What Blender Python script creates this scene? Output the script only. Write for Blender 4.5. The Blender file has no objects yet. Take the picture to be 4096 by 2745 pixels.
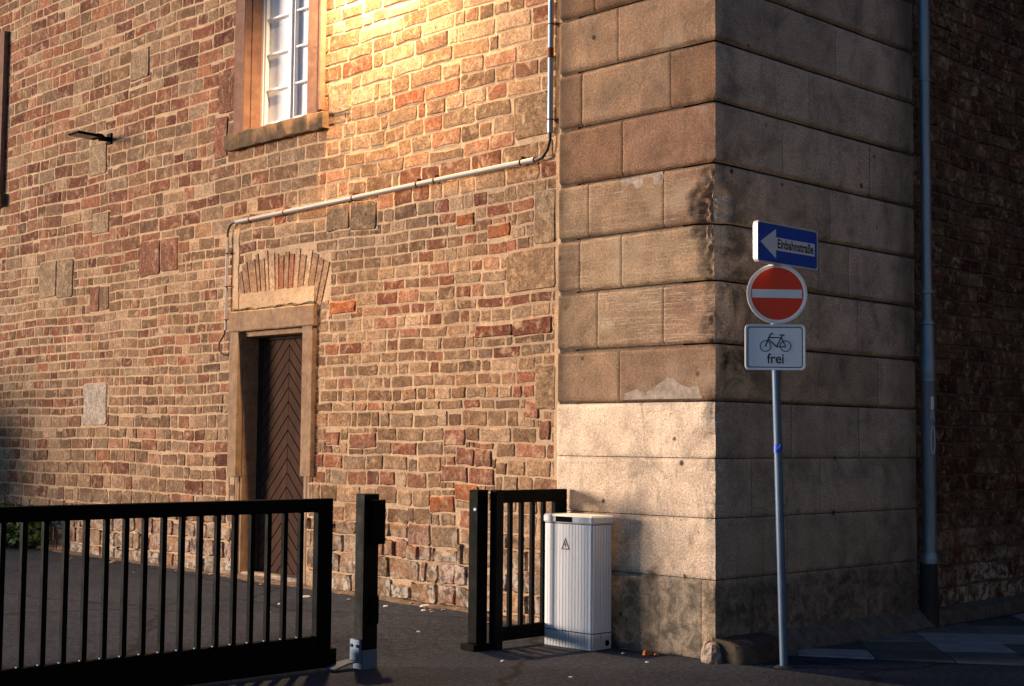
import bpy, math, random
from mathutils import Vector, Matrix, noise
random.seed(11)
D = bpy.data
scene = bpy.context.scene
col = scene.collection
W = 0.12                      # face of the brick wall lies at X = W; street side wall at Y = 0

# ------------------------------------------------------------------ materials
def nodes_of(name):
    m = D.materials.new(name); m.use_nodes = True
    nt = m.node_tree; nt.nodes.clear()
    out = nt.nodes.new('ShaderNodeOutputMaterial')
    b = nt.nodes.new('ShaderNodeBsdfPrincipled')
    nt.links.new(b.outputs[0], out.inputs[0])
    return m, nt, b, out
def N(nt, t, **kw):
    n = nt.nodes.new(t)
    for k, v in kw.items(): setattr(n, k, v)
    return n
def coords(nt):
    g = N(nt, 'ShaderNodeNewGeometry')       # world position: real, fixed in the place
    return g.outputs['Position']
def noise_n(nt, vec, scale, detail=4, rough=0.6, dist=0.0, sc=None):
    if sc:
        mp = N(nt, 'ShaderNodeMapping'); mp.inputs['Scale'].default_value = sc
        nt.links.new(vec, mp.inputs[0]); vec = mp.outputs[0]
    n = N(nt, 'ShaderNodeTexNoise'); n.inputs['Scale'].default_value = scale
    n.inputs['Detail'].default_value = detail; n.inputs['Roughness'].default_value = rough
    n.inputs['Distortion'].default_value = dist
    nt.links.new(vec, n.inputs['Vector']); return n.outputs['Fac']
def ramp(nt, fac, pts):
    r = N(nt, 'ShaderNodeValToRGB'); e = r.color_ramp.elements
    while len(e) < len(pts): e.new(0.5)
    for i, (p, c) in enumerate(pts):
        e[i].position = p
        e[i].color = (c, c, c, 1) if not isinstance(c, tuple) else (*c, 1)
    nt.links.new(fac, r.inputs[0]); return r.outputs[0]
def mix(nt, fac, a, b, mode='MIX'):
    m = N(nt, 'ShaderNodeMix', data_type='RGBA', blend_type=mode)
    for v, s in ((fac, 0), (a, 6), (b, 7)):
        if hasattr(v, 'links'): nt.links.new(v, m.inputs[s])
        elif s == 0: m.inputs[0].default_value = v
        else: m.inputs[s].default_value = (*v, 1) if len(v) == 3 else v
    return m.outputs[2]
def bump(nt, b, h, strength, dist, prev=None):
    n = N(nt, 'ShaderNodeBump'); n.inputs['Strength'].default_value = strength
    n.inputs['Distance'].default_value = dist
    nt.links.new(h, n.inputs['Height'])
    if prev: nt.links.new(prev, n.inputs['Normal'])
    nt.links.new(n.outputs[0], b.inputs['Normal']); return n.outputs[0]
def setb(b, rough=.9, metal=0., spec=.3):
    b.inputs['Roughness'].default_value = rough; b.inputs['Metallic'].default_value = metal
    b.inputs['Specular IOR Level'].default_value = spec

MORTAR = (.58, .39, .24)
def m_brick():
    m, nt, b, o = nodes_of('rubble_brick'); p = coords(nt)
    a = N(nt, 'ShaderNodeAttribute', attribute_name='Col')
    n1 = noise_n(nt, p, 14, 6, .7); n2 = noise_n(nt, p, 70, 4, .8); n3 = noise_n(nt, p, 2.2, 3, .6)
    c = mix(nt, 1.0, a.outputs['Color'], ramp(nt, n1, [(.25, .55), (.5, 1.0), (.8, 1.45)]), 'MULTIPLY')
    c = mix(nt, 1.0, c, ramp(nt, n2, [(.30, .35), (.5, 1.0), (.70, 1.7)]), 'MULTIPLY')
    c = mix(nt, 1.0, c, ramp(nt, noise_n(nt, p, 34, 3, .7), [(.30, .6), (.5, 1.0), (.70, 1.4)]), 'MULTIPLY')
    c = mix(nt, ramp(nt, noise_n(nt, p, 5.5, 5, .7, .8), [(.48, 0.), (.64, .4)]), c, (.20, .115, .07))
    sm = ramp(nt, noise_n(nt, p, 8, 9, .8, .6), [(.51, 0.0), (.66, .8)])      # mortar smeared over the stones
    c = mix(nt, sm, c, MORTAR)
    c = mix(nt, ramp(nt, noise_n(nt, p, 22, 4, .65), [(.64, 0.), (.70, .85)]), c, (.055, .034, .022))
    # salt bloom and black crust low on the wall
    sep = N(nt, 'ShaderNodeSeparateXYZ'); nt.links.new(p, sep.inputs[0])
    low = ramp(nt, sep.outputs[2], [(.35, 1.0), (.95, 0.0)])
    cr = mix(nt, ramp(nt, noise_n(nt, p, 13, 6, .8), [(.44, 0.), (.54, 1.)]), (.09, .07, .055), (.58, .50, .41))
    lm = N(nt, 'ShaderNodeMath', operation='MULTIPLY')
    nt.links.new(low, lm.inputs[0]); nt.links.new(ramp(nt, noise_n(nt, p, 4.5, 5, .7), [(.42, 0.), (.56, .8)]), lm.inputs[1])
    c = mix(nt, lm.outputs[0], c, cr)
    c = mix(nt, 1.0, c, ramp(nt, n3, [(.3, .8), (.7, 1.15)]), 'MULTIPLY')
    nt.links.new(c, b.inputs['Base Color']); setb(b, .95, 0, .15)
    x = bump(nt, b, n1, .6, .012); bump(nt, b, n2, .6, .005, x); return m
def m_mortar():
    m, nt, b, o = nodes_of('lime_mortar'); p = coords(nt)
    n1 = noise_n(nt, p, 9, 6, .7); n2 = noise_n(nt, p, 90, 4, .8); n3 = noise_n(nt, p, 1.3, 4, .6)
    c = mix(nt, ramp(nt, n1, [(.3, 0.), (.7, 1.)]), (.46, .295, .175), (.64, .44, .275))
    c = mix(nt, 1.0, c, ramp(nt, n2, [(.3, .55), (.65, 1.3)]), 'MULTIPLY')
    c = mix(nt, ramp(nt, noise_n(nt, p, 11, 8, .8, 1.), [(.56, 0.), (.66, .5)]), c, (.25, .155, .095))
    c = mix(nt, ramp(nt, noise_n(nt, p, 26, 3, .6), [(.68, 0.), (.73, .9)]), c, (.05, .03, .02))
    c = mix(nt, 1.0, c, ramp(nt, n3, [(.3, .78), (.7, 1.15)]), 'MULTIPLY')
    nt.links.new(c, b.inputs['Base Color']); setb(b, .97, 0, .1)
    x = bump(nt, b, n1, .7, .015); bump(nt, b, n2, .7, .004, x); return m
def m_ashlar(name='dressed_sandstone'):
    m, nt, b, o = nodes_of(name); p = coords(nt)
    a = N(nt, 'ShaderNodeAttribute', attribute_name='Col')
    n1 = noise_n(nt, p, 3.2, 6, .65, .4); n2 = noise_n(nt, p, 120, 3, .8)
    n4 = noise_n(nt, p, 6, 5, .7, 1.5, (1, 1, .22))                              # rain streaks
    c = mix(nt, 1.0, a.outputs['Color'], ramp(nt, n1, [(.28, .58), (.5, 1.0), (.75, 1.3)]), 'MULTIPLY')
    c = mix(nt, 1.0, c, ramp(nt, n2, [(.25, .72), (.5, 1.), (.75, 1.22)]), 'MULTIPLY')
    c = mix(nt, ramp(nt, n4, [(.56, 0.), (.74, .42)]), c, (.09, .075, .06))
    c = mix(nt, ramp(nt, noise_n(nt, p, 2.1, 7, .72, .9), [(.52, 0.), (.68, .48)]), c, (.12, .092, .07))
    c = mix(nt, 1.0, c, ramp(nt, noise_n(nt, p, 60, 3, .8), [(.3, .6), (.5, 1.), (.7, 1.4)]), 'MULTIPLY')       # soot
    # cross bedding: thin pale laminae, only where the stone carries them (alpha of the attribute)
    mp = N(nt, 'ShaderNodeMapping'); mp.inputs['Rotation'].default_value = (.18, .1, 0)
    mp.inputs['Scale'].default_value = (.5, .5, 14); nt.links.new(p, mp.inputs[0])
    bed = noise_n(nt, mp.outputs[0], 2.6, 3, .6, .8)
    bf = N(nt, 'ShaderNodeMath', operation='MULTIPLY')
    nt.links.new(ramp(nt, bed, [(.50, 0.), (.53, .6), (.55, 0.)]), bf.inputs[0]); nt.links.new(a.outputs['Alpha'], bf.inputs[1])
    c = mix(nt, bf.outputs[0], c, (.62, .50, .36))
    sep0 = N(nt, 'ShaderNodeSeparateXYZ'); nt.links.new(p, sep0.inputs[0])
    sx = ramp(nt, sep0.outputs[0], [(.02, 0.), (.10, 1.), (.75, .5), (1., .15)])       # black crust hugging the shaded arris
    zd = N(nt, 'ShaderNodeMath', operation='DIVIDE'); nt.links.new(sep0.outputs[2], zd.inputs[0]); zd.inputs[1].default_value = 8
    sz = ramp(nt, zd.outputs[0], [(.20, 0.), (.26, 1.), (.40, .9), (.50, .25), (1., .1)])
    m1 = N(nt, 'ShaderNodeMath', operation='MULTIPLY'); nt.links.new(sx, m1.inputs[0]); nt.links.new(sz, m1.inputs[1])
    ys = ramp(nt, sep0.outputs[1], [(.015, 1.), (.05, 0.)]); m3 = N(nt, 'ShaderNodeMath', operation='MULTIPLY'); nt.links.new(m1.outputs[0], m3.inputs[0]); nt.links.new(ys, m3.inputs[1])
    m2 = N(nt, 'ShaderNodeMath', operation='MULTIPLY'); nt.links.new(m3.outputs[0], m2.inputs[0]); nt.links.new(ramp(nt, noise_n(nt, p, 2.6, 6, .65, .5), [(.40, 0.), (.55, .95)]), m2.inputs[1])
    c = mix(nt, m2.outputs[0], c, (.035, .032, .03))
    pits = ramp(nt, noise_n(nt, p, 45, 2, .5), [(.70, 0.), (.74, 1.)])
    c = mix(nt, pits, c, (.07, .055, .04))
    # bullet and anchor holes
    vp = N(nt, 'ShaderNodeTexVoronoi'); vp.inputs['Scale'].default_value = 4.5; nt.links.new(p, vp.inputs[0])
    hs_ = ramp(nt, vp.outputs['Distance'], [(.07, 1.), (.12, 0.)])
    sr = N(nt, 'ShaderNodeSeparateColor'); nt.links.new(vp.outputs['Color'], sr.inputs[0])
    hm = N(nt, 'ShaderNodeMath', operation='MULTIPLY'); nt.links.new(hs_, hm.inputs[0]); nt.links.new(ramp(nt, sr.outputs[0], [(.62, 0.), (.66, .9)]), hm.inputs[1])
    c = mix(nt, hm.outputs[0], c, (.03, .025, .02))
    # darker bands at both ends of the pier, and soft pale spots in the blocks
    sy = ramp(nt, sep0.outputs[1], [(0., 0.), (.98, 0.), (1., 1.)])
    yd = N(nt, 'ShaderNodeMapRange'); yd.inputs[1].default_value = 1.40; yd.inputs[2].default_value = 1.55; nt.links.new(sep0.outputs[1], yd.inputs[0])
    zr = N(nt, 'ShaderNodeMapRange'); zr.inputs[1].default_value = 1.84; zr.inputs[2].default_value = 1.90; nt.links.new(sep0.outputs[2], zr.inputs[0])
    gy = N(nt, 'ShaderNodeMath', operation='MULTIPLY'); nt.links.new(yd.outputs[0], gy.inputs[0]); nt.links.new(zr.outputs[0], gy.inputs[1])
    gz = N(nt, 'ShaderNodeMath', operation='MULTIPLY'); nt.links.new(gy.outputs[0], gz.inputs[0]); nt.links.new(ramp(nt, noise_n(nt, p, 3, 4, .6), [(.3, .4), (.6, .9)]), gz.inputs[1])
    c = mix(nt, gz.outputs[0], c, (.075, .05, .035))
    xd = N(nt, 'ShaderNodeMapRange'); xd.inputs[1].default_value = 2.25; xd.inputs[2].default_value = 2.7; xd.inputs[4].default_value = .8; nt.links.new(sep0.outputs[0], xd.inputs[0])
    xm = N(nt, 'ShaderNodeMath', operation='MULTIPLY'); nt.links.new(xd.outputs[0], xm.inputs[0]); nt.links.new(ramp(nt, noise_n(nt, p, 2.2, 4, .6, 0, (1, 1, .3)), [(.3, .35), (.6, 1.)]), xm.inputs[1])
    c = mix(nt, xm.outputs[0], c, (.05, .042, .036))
    c = mix(nt, ramp(nt, noise_n(nt, p, 1.7, 2, .5), [(.56, 0.), (.70, .35)]), c, (.50, .38, .26))
    # weathered foot of the wall
    sep = N(nt, 'ShaderNodeSeparateXYZ'); nt.links.new(p, sep.inputs[0])
    za = N(nt, 'ShaderNodeMath', operation='MULTIPLY_ADD'); nt.links.new(noise_n(nt, p, 4.5, 6, .7), za.inputs[0]); za.inputs[1].default_value = .5; nt.links.new(sep.outputs[2], za.inputs[2])
    low = ramp(nt, za.outputs[0], [(.76, 1.0), (.83, 0.0)])
    lm = N(nt, 'ShaderNodeMath', operation='MULTIPLY')
    nt.links.new(low, lm.inputs[0]); nt.links.new(ramp(nt, noise_n(nt, p, 8, 6, .75, .5), [(.4, .15), (.6, .85)]), lm.inputs[1])
    c = mix(nt, lm.outputs[0], c, (.07, .06, .045))
    nt.links.new(c, b.inputs['Base Color']); setb(b, .93, 0, .15)
    x = bump(nt, b, n1, .35, .03); x = bump(nt, b, noise_n(nt, p, 30, 5, .7), .5, .006, x); bump(nt, b, n2, .4, .003, x)
    return m
def m_rock(name, base, dark, scale=12, bs=.4):
    m, nt, b, o = nodes_of(name); p = coords(nt)
    n1 = noise_n(nt, p, scale, 6, .7); n2 = noise_n(nt, p, 110, 3, .8)
    c = mix(nt, ramp(nt, n1, [(.35, 0.), (.65, 1.)]), dark, base)
    c = mix(nt, 1.0, c, ramp(nt, n2, [(.25, .75), (.6, 1.1)]), 'MULTIPLY')
    nt.links.new(c, b.inputs['Base Color']); setb(b, .92, 0, .2)
    x = bump(nt, b, n1, bs, .01); bump(nt, b, n2, bs, .003, x); return m
def m_paint(name, c0, rough=.5, metal=0., var=.15, dirt=None, dirt_amt=.5, spec=.4, streak=False, foot=False):
    m, nt, b, o = nodes_of(name); p = coords(nt)
    n1 = noise_n(nt, p, 8, 6, .7, 0, (1, 1, .25) if streak else None)
    c = mix(nt, 1.0, c0, ramp(nt, n1, [(.3, 1 - var), (.7, 1 + var)]), 'MULTIPLY')
    if dirt:
        c = mix(nt, ramp(nt, noise_n(nt, p, 16, 7, .8), [(.60, 0.), (.70, dirt_amt)]), c, dirt)
    if foot:                                   # splashed dirt round the foot
        sp_ = N(nt, 'ShaderNodeSeparateXYZ'); nt.links.new(p, sp_.inputs[0])
        ma = N(nt, 'ShaderNodeMath', operation='MULTIPLY_ADD'); nt.links.new(noise_n(nt, p, 28, 6, .75), ma.inputs[0]); ma.inputs[1].default_value = -.16; nt.links.new(sp_.outputs[2], ma.inputs[2])
        c = mix(nt, ramp(nt, ma.outputs[0], [(0., .45), (.05, 0.)]), c, (.20, .19, .18))
    nt.links.new(c, b.inputs['Base Color']); setb(b, rough, metal, spec)
    nt.links.new(ramp(nt, n1, [(.3, max(0, rough - .1)), (.7, min(1, rough + .12))]), b.inputs['Roughness'])
    return m
def m_asphalt():
    m, nt, b, o = nodes_of('asphalt'); p = coords(nt)
    n1 = noise_n(nt, p, 1.1, 5, .6); n2 = noise_n(nt, p, 70, 4, .85)
    c = mix(nt, ramp(nt, n1, [(.3, 0.), (.7, 1.)]), (.015, .020, .034), (.028, .035, .053))
    c = mix(nt, 1.0, c, ramp(nt, n2, [(.34, .2), (.5, 1.), (.66, 2.6)]), 'MULTIPLY')
    c = mix(nt, 1.0, c, ramp(nt, noise_n(nt, p, 22, 4, .75), [(.34, .5), (.5, 1.), (.66, 1.7)]), 'MULTIPLY')
    v = N(nt, 'ShaderNodeTexVoronoi'); v.inputs['Scale'].default_value = 30; nt.links.new(p, v.inputs[0])
    gl = ramp(nt, v.outputs['Distance'], [(.10, .55), (.16, 0.)])
    gl2 = N(nt, 'ShaderNodeMath', operation='MULTIPLY'); nt.links.new(gl, gl2.inputs[0]); nt.links.new(ramp(nt, noise_n(nt, p, 9, 2, .5), [(.5, 0.), (.6, 1.)]), gl2.inputs[1])
    c = mix(nt, gl2.outputs[0], c, (.13, .14, .17))
    c = mix(nt, ramp(nt, noise_n(nt, p, 2.0, 4, .6, 1.0, (1, .25, 1)), [(.62, 0.), (.72, .35)]), c, (.07, .04, .025))
    # crack lines of an old repair
    wv = N(nt, 'ShaderNodeTexVoronoi', feature='DISTANCE_TO_EDGE'); wv.inputs['Scale'].default_value = .45
    mp = N(nt, 'ShaderNodeMix', data_type='RGBA'); mp.inputs[0].default_value = .25; nt.links.new(p, mp.inputs[6])
    nn = N(nt, 'ShaderNodeTexNoise'); nn.inputs['Scale'].default_value = 2.5; nt.links.new(p, nn.inputs[0]); nt.links.new(nn.outputs['Color'], mp.inputs[7])
    nt.links.new(mp.outputs[2], wv.inputs[0])
    c = mix(nt, ramp(nt, wv.outputs['Distance'], [(.004, .8), (.012, 0.)]), c, (.008, .008, .01))
    nt.links.new(c, b.inputs['Base Color']); setb(b, .9, 0, .15)
    bump(nt, b, n2, .22, .004); return m
def m_slab():
    m, nt, b, o = nodes_of('concrete_slab'); p = coords(nt)
    a = N(nt, 'ShaderNodeAttribute', attribute_name='Col')
    n1 = noise_n(nt, p, 5, 6, .7); n2 = noise_n(nt, p, 130, 3, .8)
    c = mix(nt, 1.0, a.outputs['Color'], ramp(nt, n1, [(.3, .7), (.7, 1.25)]), 'MULTIPLY')
    c = mix(nt, 1.0, c, ramp(nt, n2, [(.3, .6), (.7, 1.4)]), 'MULTIPLY')
    nt.links.new(c, b.inputs['Base Color']); setb(b, .85, 0, .3)
    bump(nt, b, n2, .5, .003); return m
def m_glass():
    m, nt, b, o = nodes_of('window_glass')
    nt.nodes.remove(b)
    t = N(nt, 'ShaderNodeBsdfTransparent'); g = N(nt, 'ShaderNodeBsdfGlossy'); g.inputs['Roughness'].default_value = .02
    lw = N(nt, 'ShaderNodeLayerWeight'); f_ = ramp(nt, lw.outputs['Facing'], [(.5, .02), (1., .35)])
    mx = N(nt, 'ShaderNodeMixShader'); nt.links.new(f_, mx.inputs[0])
    nt.links.new(t.outputs[0], mx.inputs[1]); nt.links.new(g.outputs[0], mx.inputs[2])
    nt.links.new(mx.outputs[0], o.inputs[0]); return m
def m_leaf(name, c0):
    m, nt, b, o = nodes_of(name); p = coords(nt)
    c = mix(nt, ramp(nt, noise_n(nt, p, 3, 3, .6), [(.3, 0.), (.7, 1.)]), tuple(x * .5 for x in c0), c0)
    nt.links.new(c, b.inputs['Base Color']); setb(b, .7, 0, .2); return m

M = dict(
    brick=m_brick(), mortar=m_mortar(), ashlar=m_ashlar(),
    sidemortar=m_rock('dark_side_mortar', (.17, .12, .085), (.10, .072, .052), 9, .6),  # darker mortar, used on the side wall only
    dirt=m_rock('sandy_dirt', (.20, .14, .095), (.06, .05, .045), 16, .9),
    redstone=m_rock('red_sandstone', (.26, .145, .10), (.17, .09, .065), 7, .4),
    tanstone=m_rock('tan_sandstone', (.36, .235, .14), (.22, .13, .08), 9),
    sill=m_rock('mossy_sandstone', (.19, .115, .065), (.09, .06, .035), 12, .7),
    moss=m_rock('sooty_moss', (.14, .11, .06), (.05, .045, .03), 30, .9),
    darkstone=m_rock('dark_weathered_stone', (.11, .085, .06), (.045, .036, .028), 10, .7),
    fillet=m_rock('grey_mortar_fillet', (.17, .15, .13), (.08, .07, .06), 9, .6),
    plinth=m_rock('pale_broken_stone', (.42, .33, .27), (.22, .17, .13), 14, .8),
    black=m_paint('black_gloss_paint', (.0035, .0035, .0032), .65, 0, .3, spec=.06),
    blackbrown=m_paint('dark_brown_paint', (.006, .005, .004), .6, 0, .3, spec=.1),
    galv=m_paint('galvanised_steel', (.10, .15, .22), .5, .3, .2, (.2, .2, .2), .3),
    conduit=m_paint('grey_plastic_conduit', (.27, .245, .24), .45, 0, .12, (.2, .12, .07), .6),
    rust=m_paint('rusty_iron', (.16, .05, .02), .85, .1, .4),
    cable=m_paint('black_cable', (.02, .018, .016), .6),
    zinc=m_paint('weathered_zinc', (.27, .33, .39), .42, .6, .25, (.10, .12, .14), .6, streak=True),
    castiron=m_paint('dark_cast_iron', (.035, .03, .03), .7, .2, .4),
    wframe=m_paint('white_window_paint', (.82, .82, .82), .45, 0, .05),
    blind=m_paint('white_blind', (.93, .94, .96), .9, 0, .03),
    dark=m_paint('dark_interior', (.02, .02, .02), .95),
    door=m_paint('brown_stained_wood', (.066, .035, .024), .9, 0, .3, (.05, .03, .02), .6, spec=.05, streak=True),
    doorgap=m_paint('dark_door_groove', (.02, .014, .01), .9),
    stucco=m_rock('grey_render', (.20, .20, .21), (.14, .14, .15), 6, .3),
    white_plastic=m_paint('white_cabinet_plastic', (.80, .80, .81), .5, 0, .03, (.35, .33, .31), .6, streak=True, foot=True),
    lidgrime=m_paint('grimy_white_lid', (.74, .74, .73), .6, 0, .1, (.10, .11, .09), .9),
    sticker=m_paint('dark_plate', (.008, .008, .010), .9, spec=.02),
    warn=m_paint('faded_warning_ink', (.18, .09, .07), .7),
    red=m_paint('sign_red', (.86, .045, .006), .4, 0, .05),
    blue=m_paint('sign_blue', (.022, .085, .46), .4, 0, .08),
    signwhite=m_paint('sign_white', (.90, .90, .92), .4, 0, .03),
    signgrey=m_paint('sign_grey_white', (.80, .79, .80), .45, 0, .05),
    ink=m_paint('sign_black', (.012, .012, .014), .45),
    alu=m_paint('aluminium_rim', (.75, .73, .70), .35, .3, .06),
    asphalt=m_asphalt(), slab=m_slab(), glass=m_glass(),
    leaf=m_leaf('dark_leaf', (.05, .09, .03)), twig=m_paint('twig', (.08, .055, .035), .9),
    leaflit=m_paint('dry_orange_leaf', (.45, .14, .04), .8), chip=m_paint('pale_chip', (.6, .58, .55), .8),
)
def lamp_glass():
    m, nt, b, o = nodes_of('lamp_lens')
    b.inputs['Base Color'].default_value = (.25, .24, .22, 1); setb(b, .25); return m
M['lens'] = lamp_glass()
ml, nt, b, o = nodes_of('added_lamp_lens'); b.inputs['Base Color'].default_value = (.9, .8, .6, 1)
b.inputs['Emission Color'].default_value = (1, .72, .38, 1); b.inputs['Emission Strength'].default_value = 12  # glowing lens of the added upper lamp
M['addedlens'] = ml

# ------------------------------------------------------------------ mesh helpers
class MB:
    def __init__(s): s.v = []; s.f = []; s.c = []; s.mi = []
    def face(s, idx, c=None, mi=0): s.f.append(idx); s.c.append(c or (1, 1, 1, 0)); s.mi.append(mi)
    def add(s, vs, fs, c=None, mi=0):
        o = len(s.v); s.v += [tuple(v) for v in vs]
        for f in fs: s.face([o + i for i in f], c, mi)
        return o
    def box(s, x0, x1, y0, y1, z0, z1, bev=0., c=None, mi=0, xf=None):
        """box, with chamfered edges when bev > 0"""
        if bev <= 0:
            vs = [(x, y, z) for x in (x0, x1) for y in (y0, y1) for z in (z0, z1)]
            fs = [(0, 1, 3, 2), (4, 6, 7, 5), (0, 4, 5, 1), (2, 3, 7, 6), (0, 2, 6, 4), (1, 5, 7, 3)]
        else:
            vs = []; ids = {}
            X = (x0, x1); Y = (y0, y1); Z = (z0, z1)
            for i in (0, 1):
                for j in (0, 1):
                    for k in (0, 1):
                        sx, sy, sz = (1 - 2 * i) * bev, (1 - 2 * j) * bev, (1 - 2 * k) * bev
                        for ax, p in enumerate(((X[i], Y[j] + sy, Z[k] + sz), (X[i] + sx, Y[j], Z[k] + sz), (X[i] + sx, Y[j] + sy, Z[k]))):
                            ids[i, j, k, ax] = len(vs); vs.append(p)
            g = lambda *a: ids[a]
            fs = []
            for i in (0, 1):
                fs.append([g(i, 0, 0, 0), g(i, 1, 0, 0), g(i, 1, 1, 0), g(i, 0, 1, 0)])
                fs.append([g(0, i, 0, 1), g(1, i, 0, 1), g(1, i, 1, 1), g(0, i, 1, 1)])
                fs.append([g(0, 0, i, 2), g(1, 0, i, 2), g(1, 1, i, 2), g(0, 1, i, 2)])
                for j in (0, 1):
                    fs.append([g(i, j, 0, 0), g(i, j, 1, 0), g(i, j, 1, 1), g(i, j, 0, 1)])
                    fs.append([g(i, 0, j, 0), g(i, 1, j, 0), g(i, 1, j, 2), g(i, 0, j, 2)])
                    fs.append([g(0, i, j, 1), g(1, i, j, 1), g(1, i, j, 2), g(0, i, j, 2)])
                    for k in (0, 1): fs.append([g(i, j, k, 0), g(i, j, k, 1), g(i, j, k, 2)])
        if xf: vs = [xf @ Vector(v) for v in vs]
        s.add(vs, fs, c, mi); return s
    def tube(s, pts, r, n=16, cap=True, mi=0, c=None):
        pts = [Vector(p) for p in pts]; rs = r if isinstance(r, (list, tuple)) else [r] * len(pts)
        o = len(s.v); prev = None
        for i, p in enumerate(pts):
            t = (pts[min(i + 1, len(pts) - 1)] - pts[max(i - 1, 0)]).normalized()
            if prev is None:
                a = Vector((0, 0, 1)) if abs(t.z) < .9 else Vector((1, 0, 0))
                u = t.cross(a).normalized()
            else: u = (prev - t * prev.dot(t)).normalized()
            prev = u; w = t.cross(u)
            for k in range(n):
                an = 2 * math.pi * k / n; s.v.append(tuple(p + (u * math.cos(an) + w * math.sin(an)) * rs[i]))
        for i in range(len(pts) - 1):
            for k in range(n):
                a = o + i * n + k; b2 = o + i * n + (k + 1) % n
                s.face([a, b2, b2 + n, a + n], c, mi)
        if cap:
            s.face([o + k for k in range(n)][::-1], c, mi); e = o + (len(pts) - 1) * n; s.face([e + k for k in range(n)], c, mi)
        return s
    def prism(s, poly, fn, d0, d1, c=None, mi=0):
        """poly in (u, v); fn(u, v, d) gives the point"""
        n = len(poly)
        vs = [fn(u, v, d0) for u, v in poly] + [fn(u, v, d1) for u, v in poly]
        fs = [list(range(n)), list(range(n, 2 * n))[::-1]] + [[i, (i + 1) % n, n + (i + 1) % n, n + i] for i in range(n)]
        s.add(vs, fs, c, mi); return s
    def build(s, name, mats, parent=None, smooth=False, recalc=False):
        me = D.meshes.new(name)
        loc = parent_world(parent)
        me.from_pydata([(v[0] - loc[0], v[1] - loc[1], v[2] - loc[2]) for v in s.v], [], s.f)
        if not isinstance(mats, (list, tuple)): mats = [mats]
        for m in mats: me.materials.append(M[m])
        me.polygons.foreach_set('material_index', s.mi)
        if any(c != (1, 1, 1, 0) for c in s.c):
            at = me.color_attributes.new('Col', 'FLOAT_COLOR', 'CORNER'); buf = []
            for f, c in zip(s.f, s.c): buf += list(c if len(c) == 4 else (*c, 0)) * len(f)
            at.data.foreach_set('color', buf)
        if smooth: me.polygons.foreach_set('use_smooth', [True] * len(s.f))
        me.validate(); me.update()
        o = D.objects.new(name, me); col.objects.link(o)
        if parent: o.parent = parent
        if recalc or smooth:
            import bmesh
            bm = bmesh.new(); bm.from_mesh(me); bmesh.ops.recalc_face_normals(bm, faces=bm.faces); bm.to_mesh(me); bm.free()
            if smooth: me.set_sharp_from_angle(angle=math.radians(40))
        return o
def parent_world(p):
    v = Vector((0, 0, 0))
    while p: v += p.location; p = p.parent
    return v
def tag(o, label=None, cat=None, group=None, kind=None):
    if label: o['label'] = label
    if cat: o['category'] = cat
    if group: o['group'] = group
    if kind: o['kind'] = kind
    return o
def empty(name, loc, label, cat, group=None):
    o = D.objects.new(name, None); col.objects.link(o); o.location = loc; o.empty_display_size = .1
    return tag(o, label, cat, group)
def copy_tree(o, parent=None):
    c = o.copy(); col.objects.link(c)
    if parent: c.parent = parent
    for ch in [x for x in D.objects if x.parent == o]: copy_tree(ch, c)
    return c
nz = lambda x, y, z=0.: noise.noise(Vector((x, y, z)))
def smooth01(t): t = max(0., min(1., t)); return t * t * (3 - 2 * t)

# ------------------------------------------------------------------ ground
def gh(x, y):
    return .105 * smooth01((y - 1.55) / 1.1) + .011 * max(0, min(y, 20) - 3) + .006 * nz(x * .7, y * .7) \
        + .010 * smooth01((x + .2) / .5) * smooth01((y - .3) / 1.0)
def sheet(name, xs, ys, mat, fn, kind='structure'):
    mb = MB(); nx = len(xs)
    for y in ys:
        for x in xs: mb.v.append((x, y, fn(x, y)))
    for j in range(len(ys) - 1):
        for i in range(nx - 1): a = j * nx + i; mb.face([a, a + 1, a + nx + 1, a + nx])
    return tag(mb.build(name, mat, smooth=True), kind=kind)
def rng(a, b, n): return [a + (b - a) * i / n for i in range(n + 1)]
sheet('asphalt_ground', rng(-300, -14, 8)[:-1] + rng(-14, 12, 104) + rng(12, 300, 8)[1:],
      rng(-300, -12, 8)[:-1] + rng(-12, 18, 120) + rng(18, 300, 8)[1:], 'asphalt', gh)
# paving slabs laid diagonally on the pavement of the side street
mb = MB()
ang = math.radians(40); ca, sa = math.cos(ang), math.sin(ang); S = .55
def clip(poly, a, b, c):          # keep a*x+b*y<=c
    out = []
    for i in range(len(poly)):
        p, q = poly[i - 1], poly[i]
        dp, dq = a * p[0] + b * p[1] - c, a * q[0] + b * q[1] - c
        if (dp <= 0) != (dq <= 0):
            t = dp / (dp - dq); out.append((p[0] + (q[0] - p[0]) * t, p[1] + (q[1] - p[1]) * t))
        if dq <= 0: out.append(q)
    return out
for i in range(-30, 34):
    for j in range(-30, 34):
        u0, v0 = i * S + .12, j * S + .06
        g = .005
        ring = []
        for (u, v) in ((u0 + g, v0 + g), (u0 + S - g, v0 + g), (u0 + S - g, v0 + S - g), (u0 + g, v0 + S - g)):
            ring.append((u * ca + v * sa, u * sa - v * ca))
        poly = clip(ring, -1, -.62, -.50 - .0)            # ragged edge against the asphalt
        poly = clip(poly, 0, 1, -.14) if poly else poly
        poly = clip(poly, 0, -1, 3.2) if poly else poly
        poly = clip(poly, 1, 0, 9.5) if poly else poly
        if len(poly) < 3: continue
        t = random.choice((.075, .10, .13, .06, .16)); cc = (t, t * 1.0, t * 1.06, 0)
        if random.random() < .1: cc = (.26, .27, .30, 0)
        dz = random.uniform(0, .006); tl = random.uniform(-.004, .004)
        fn = lambda x, y, d: (x, y, gh(x, y) + d + tl * (x - poly[0][0]))
        mb.prism(poly, fn, .002, .014 + dz, cc)
tag(mb.build('pavement', 'slab'), kind='structure')

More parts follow.
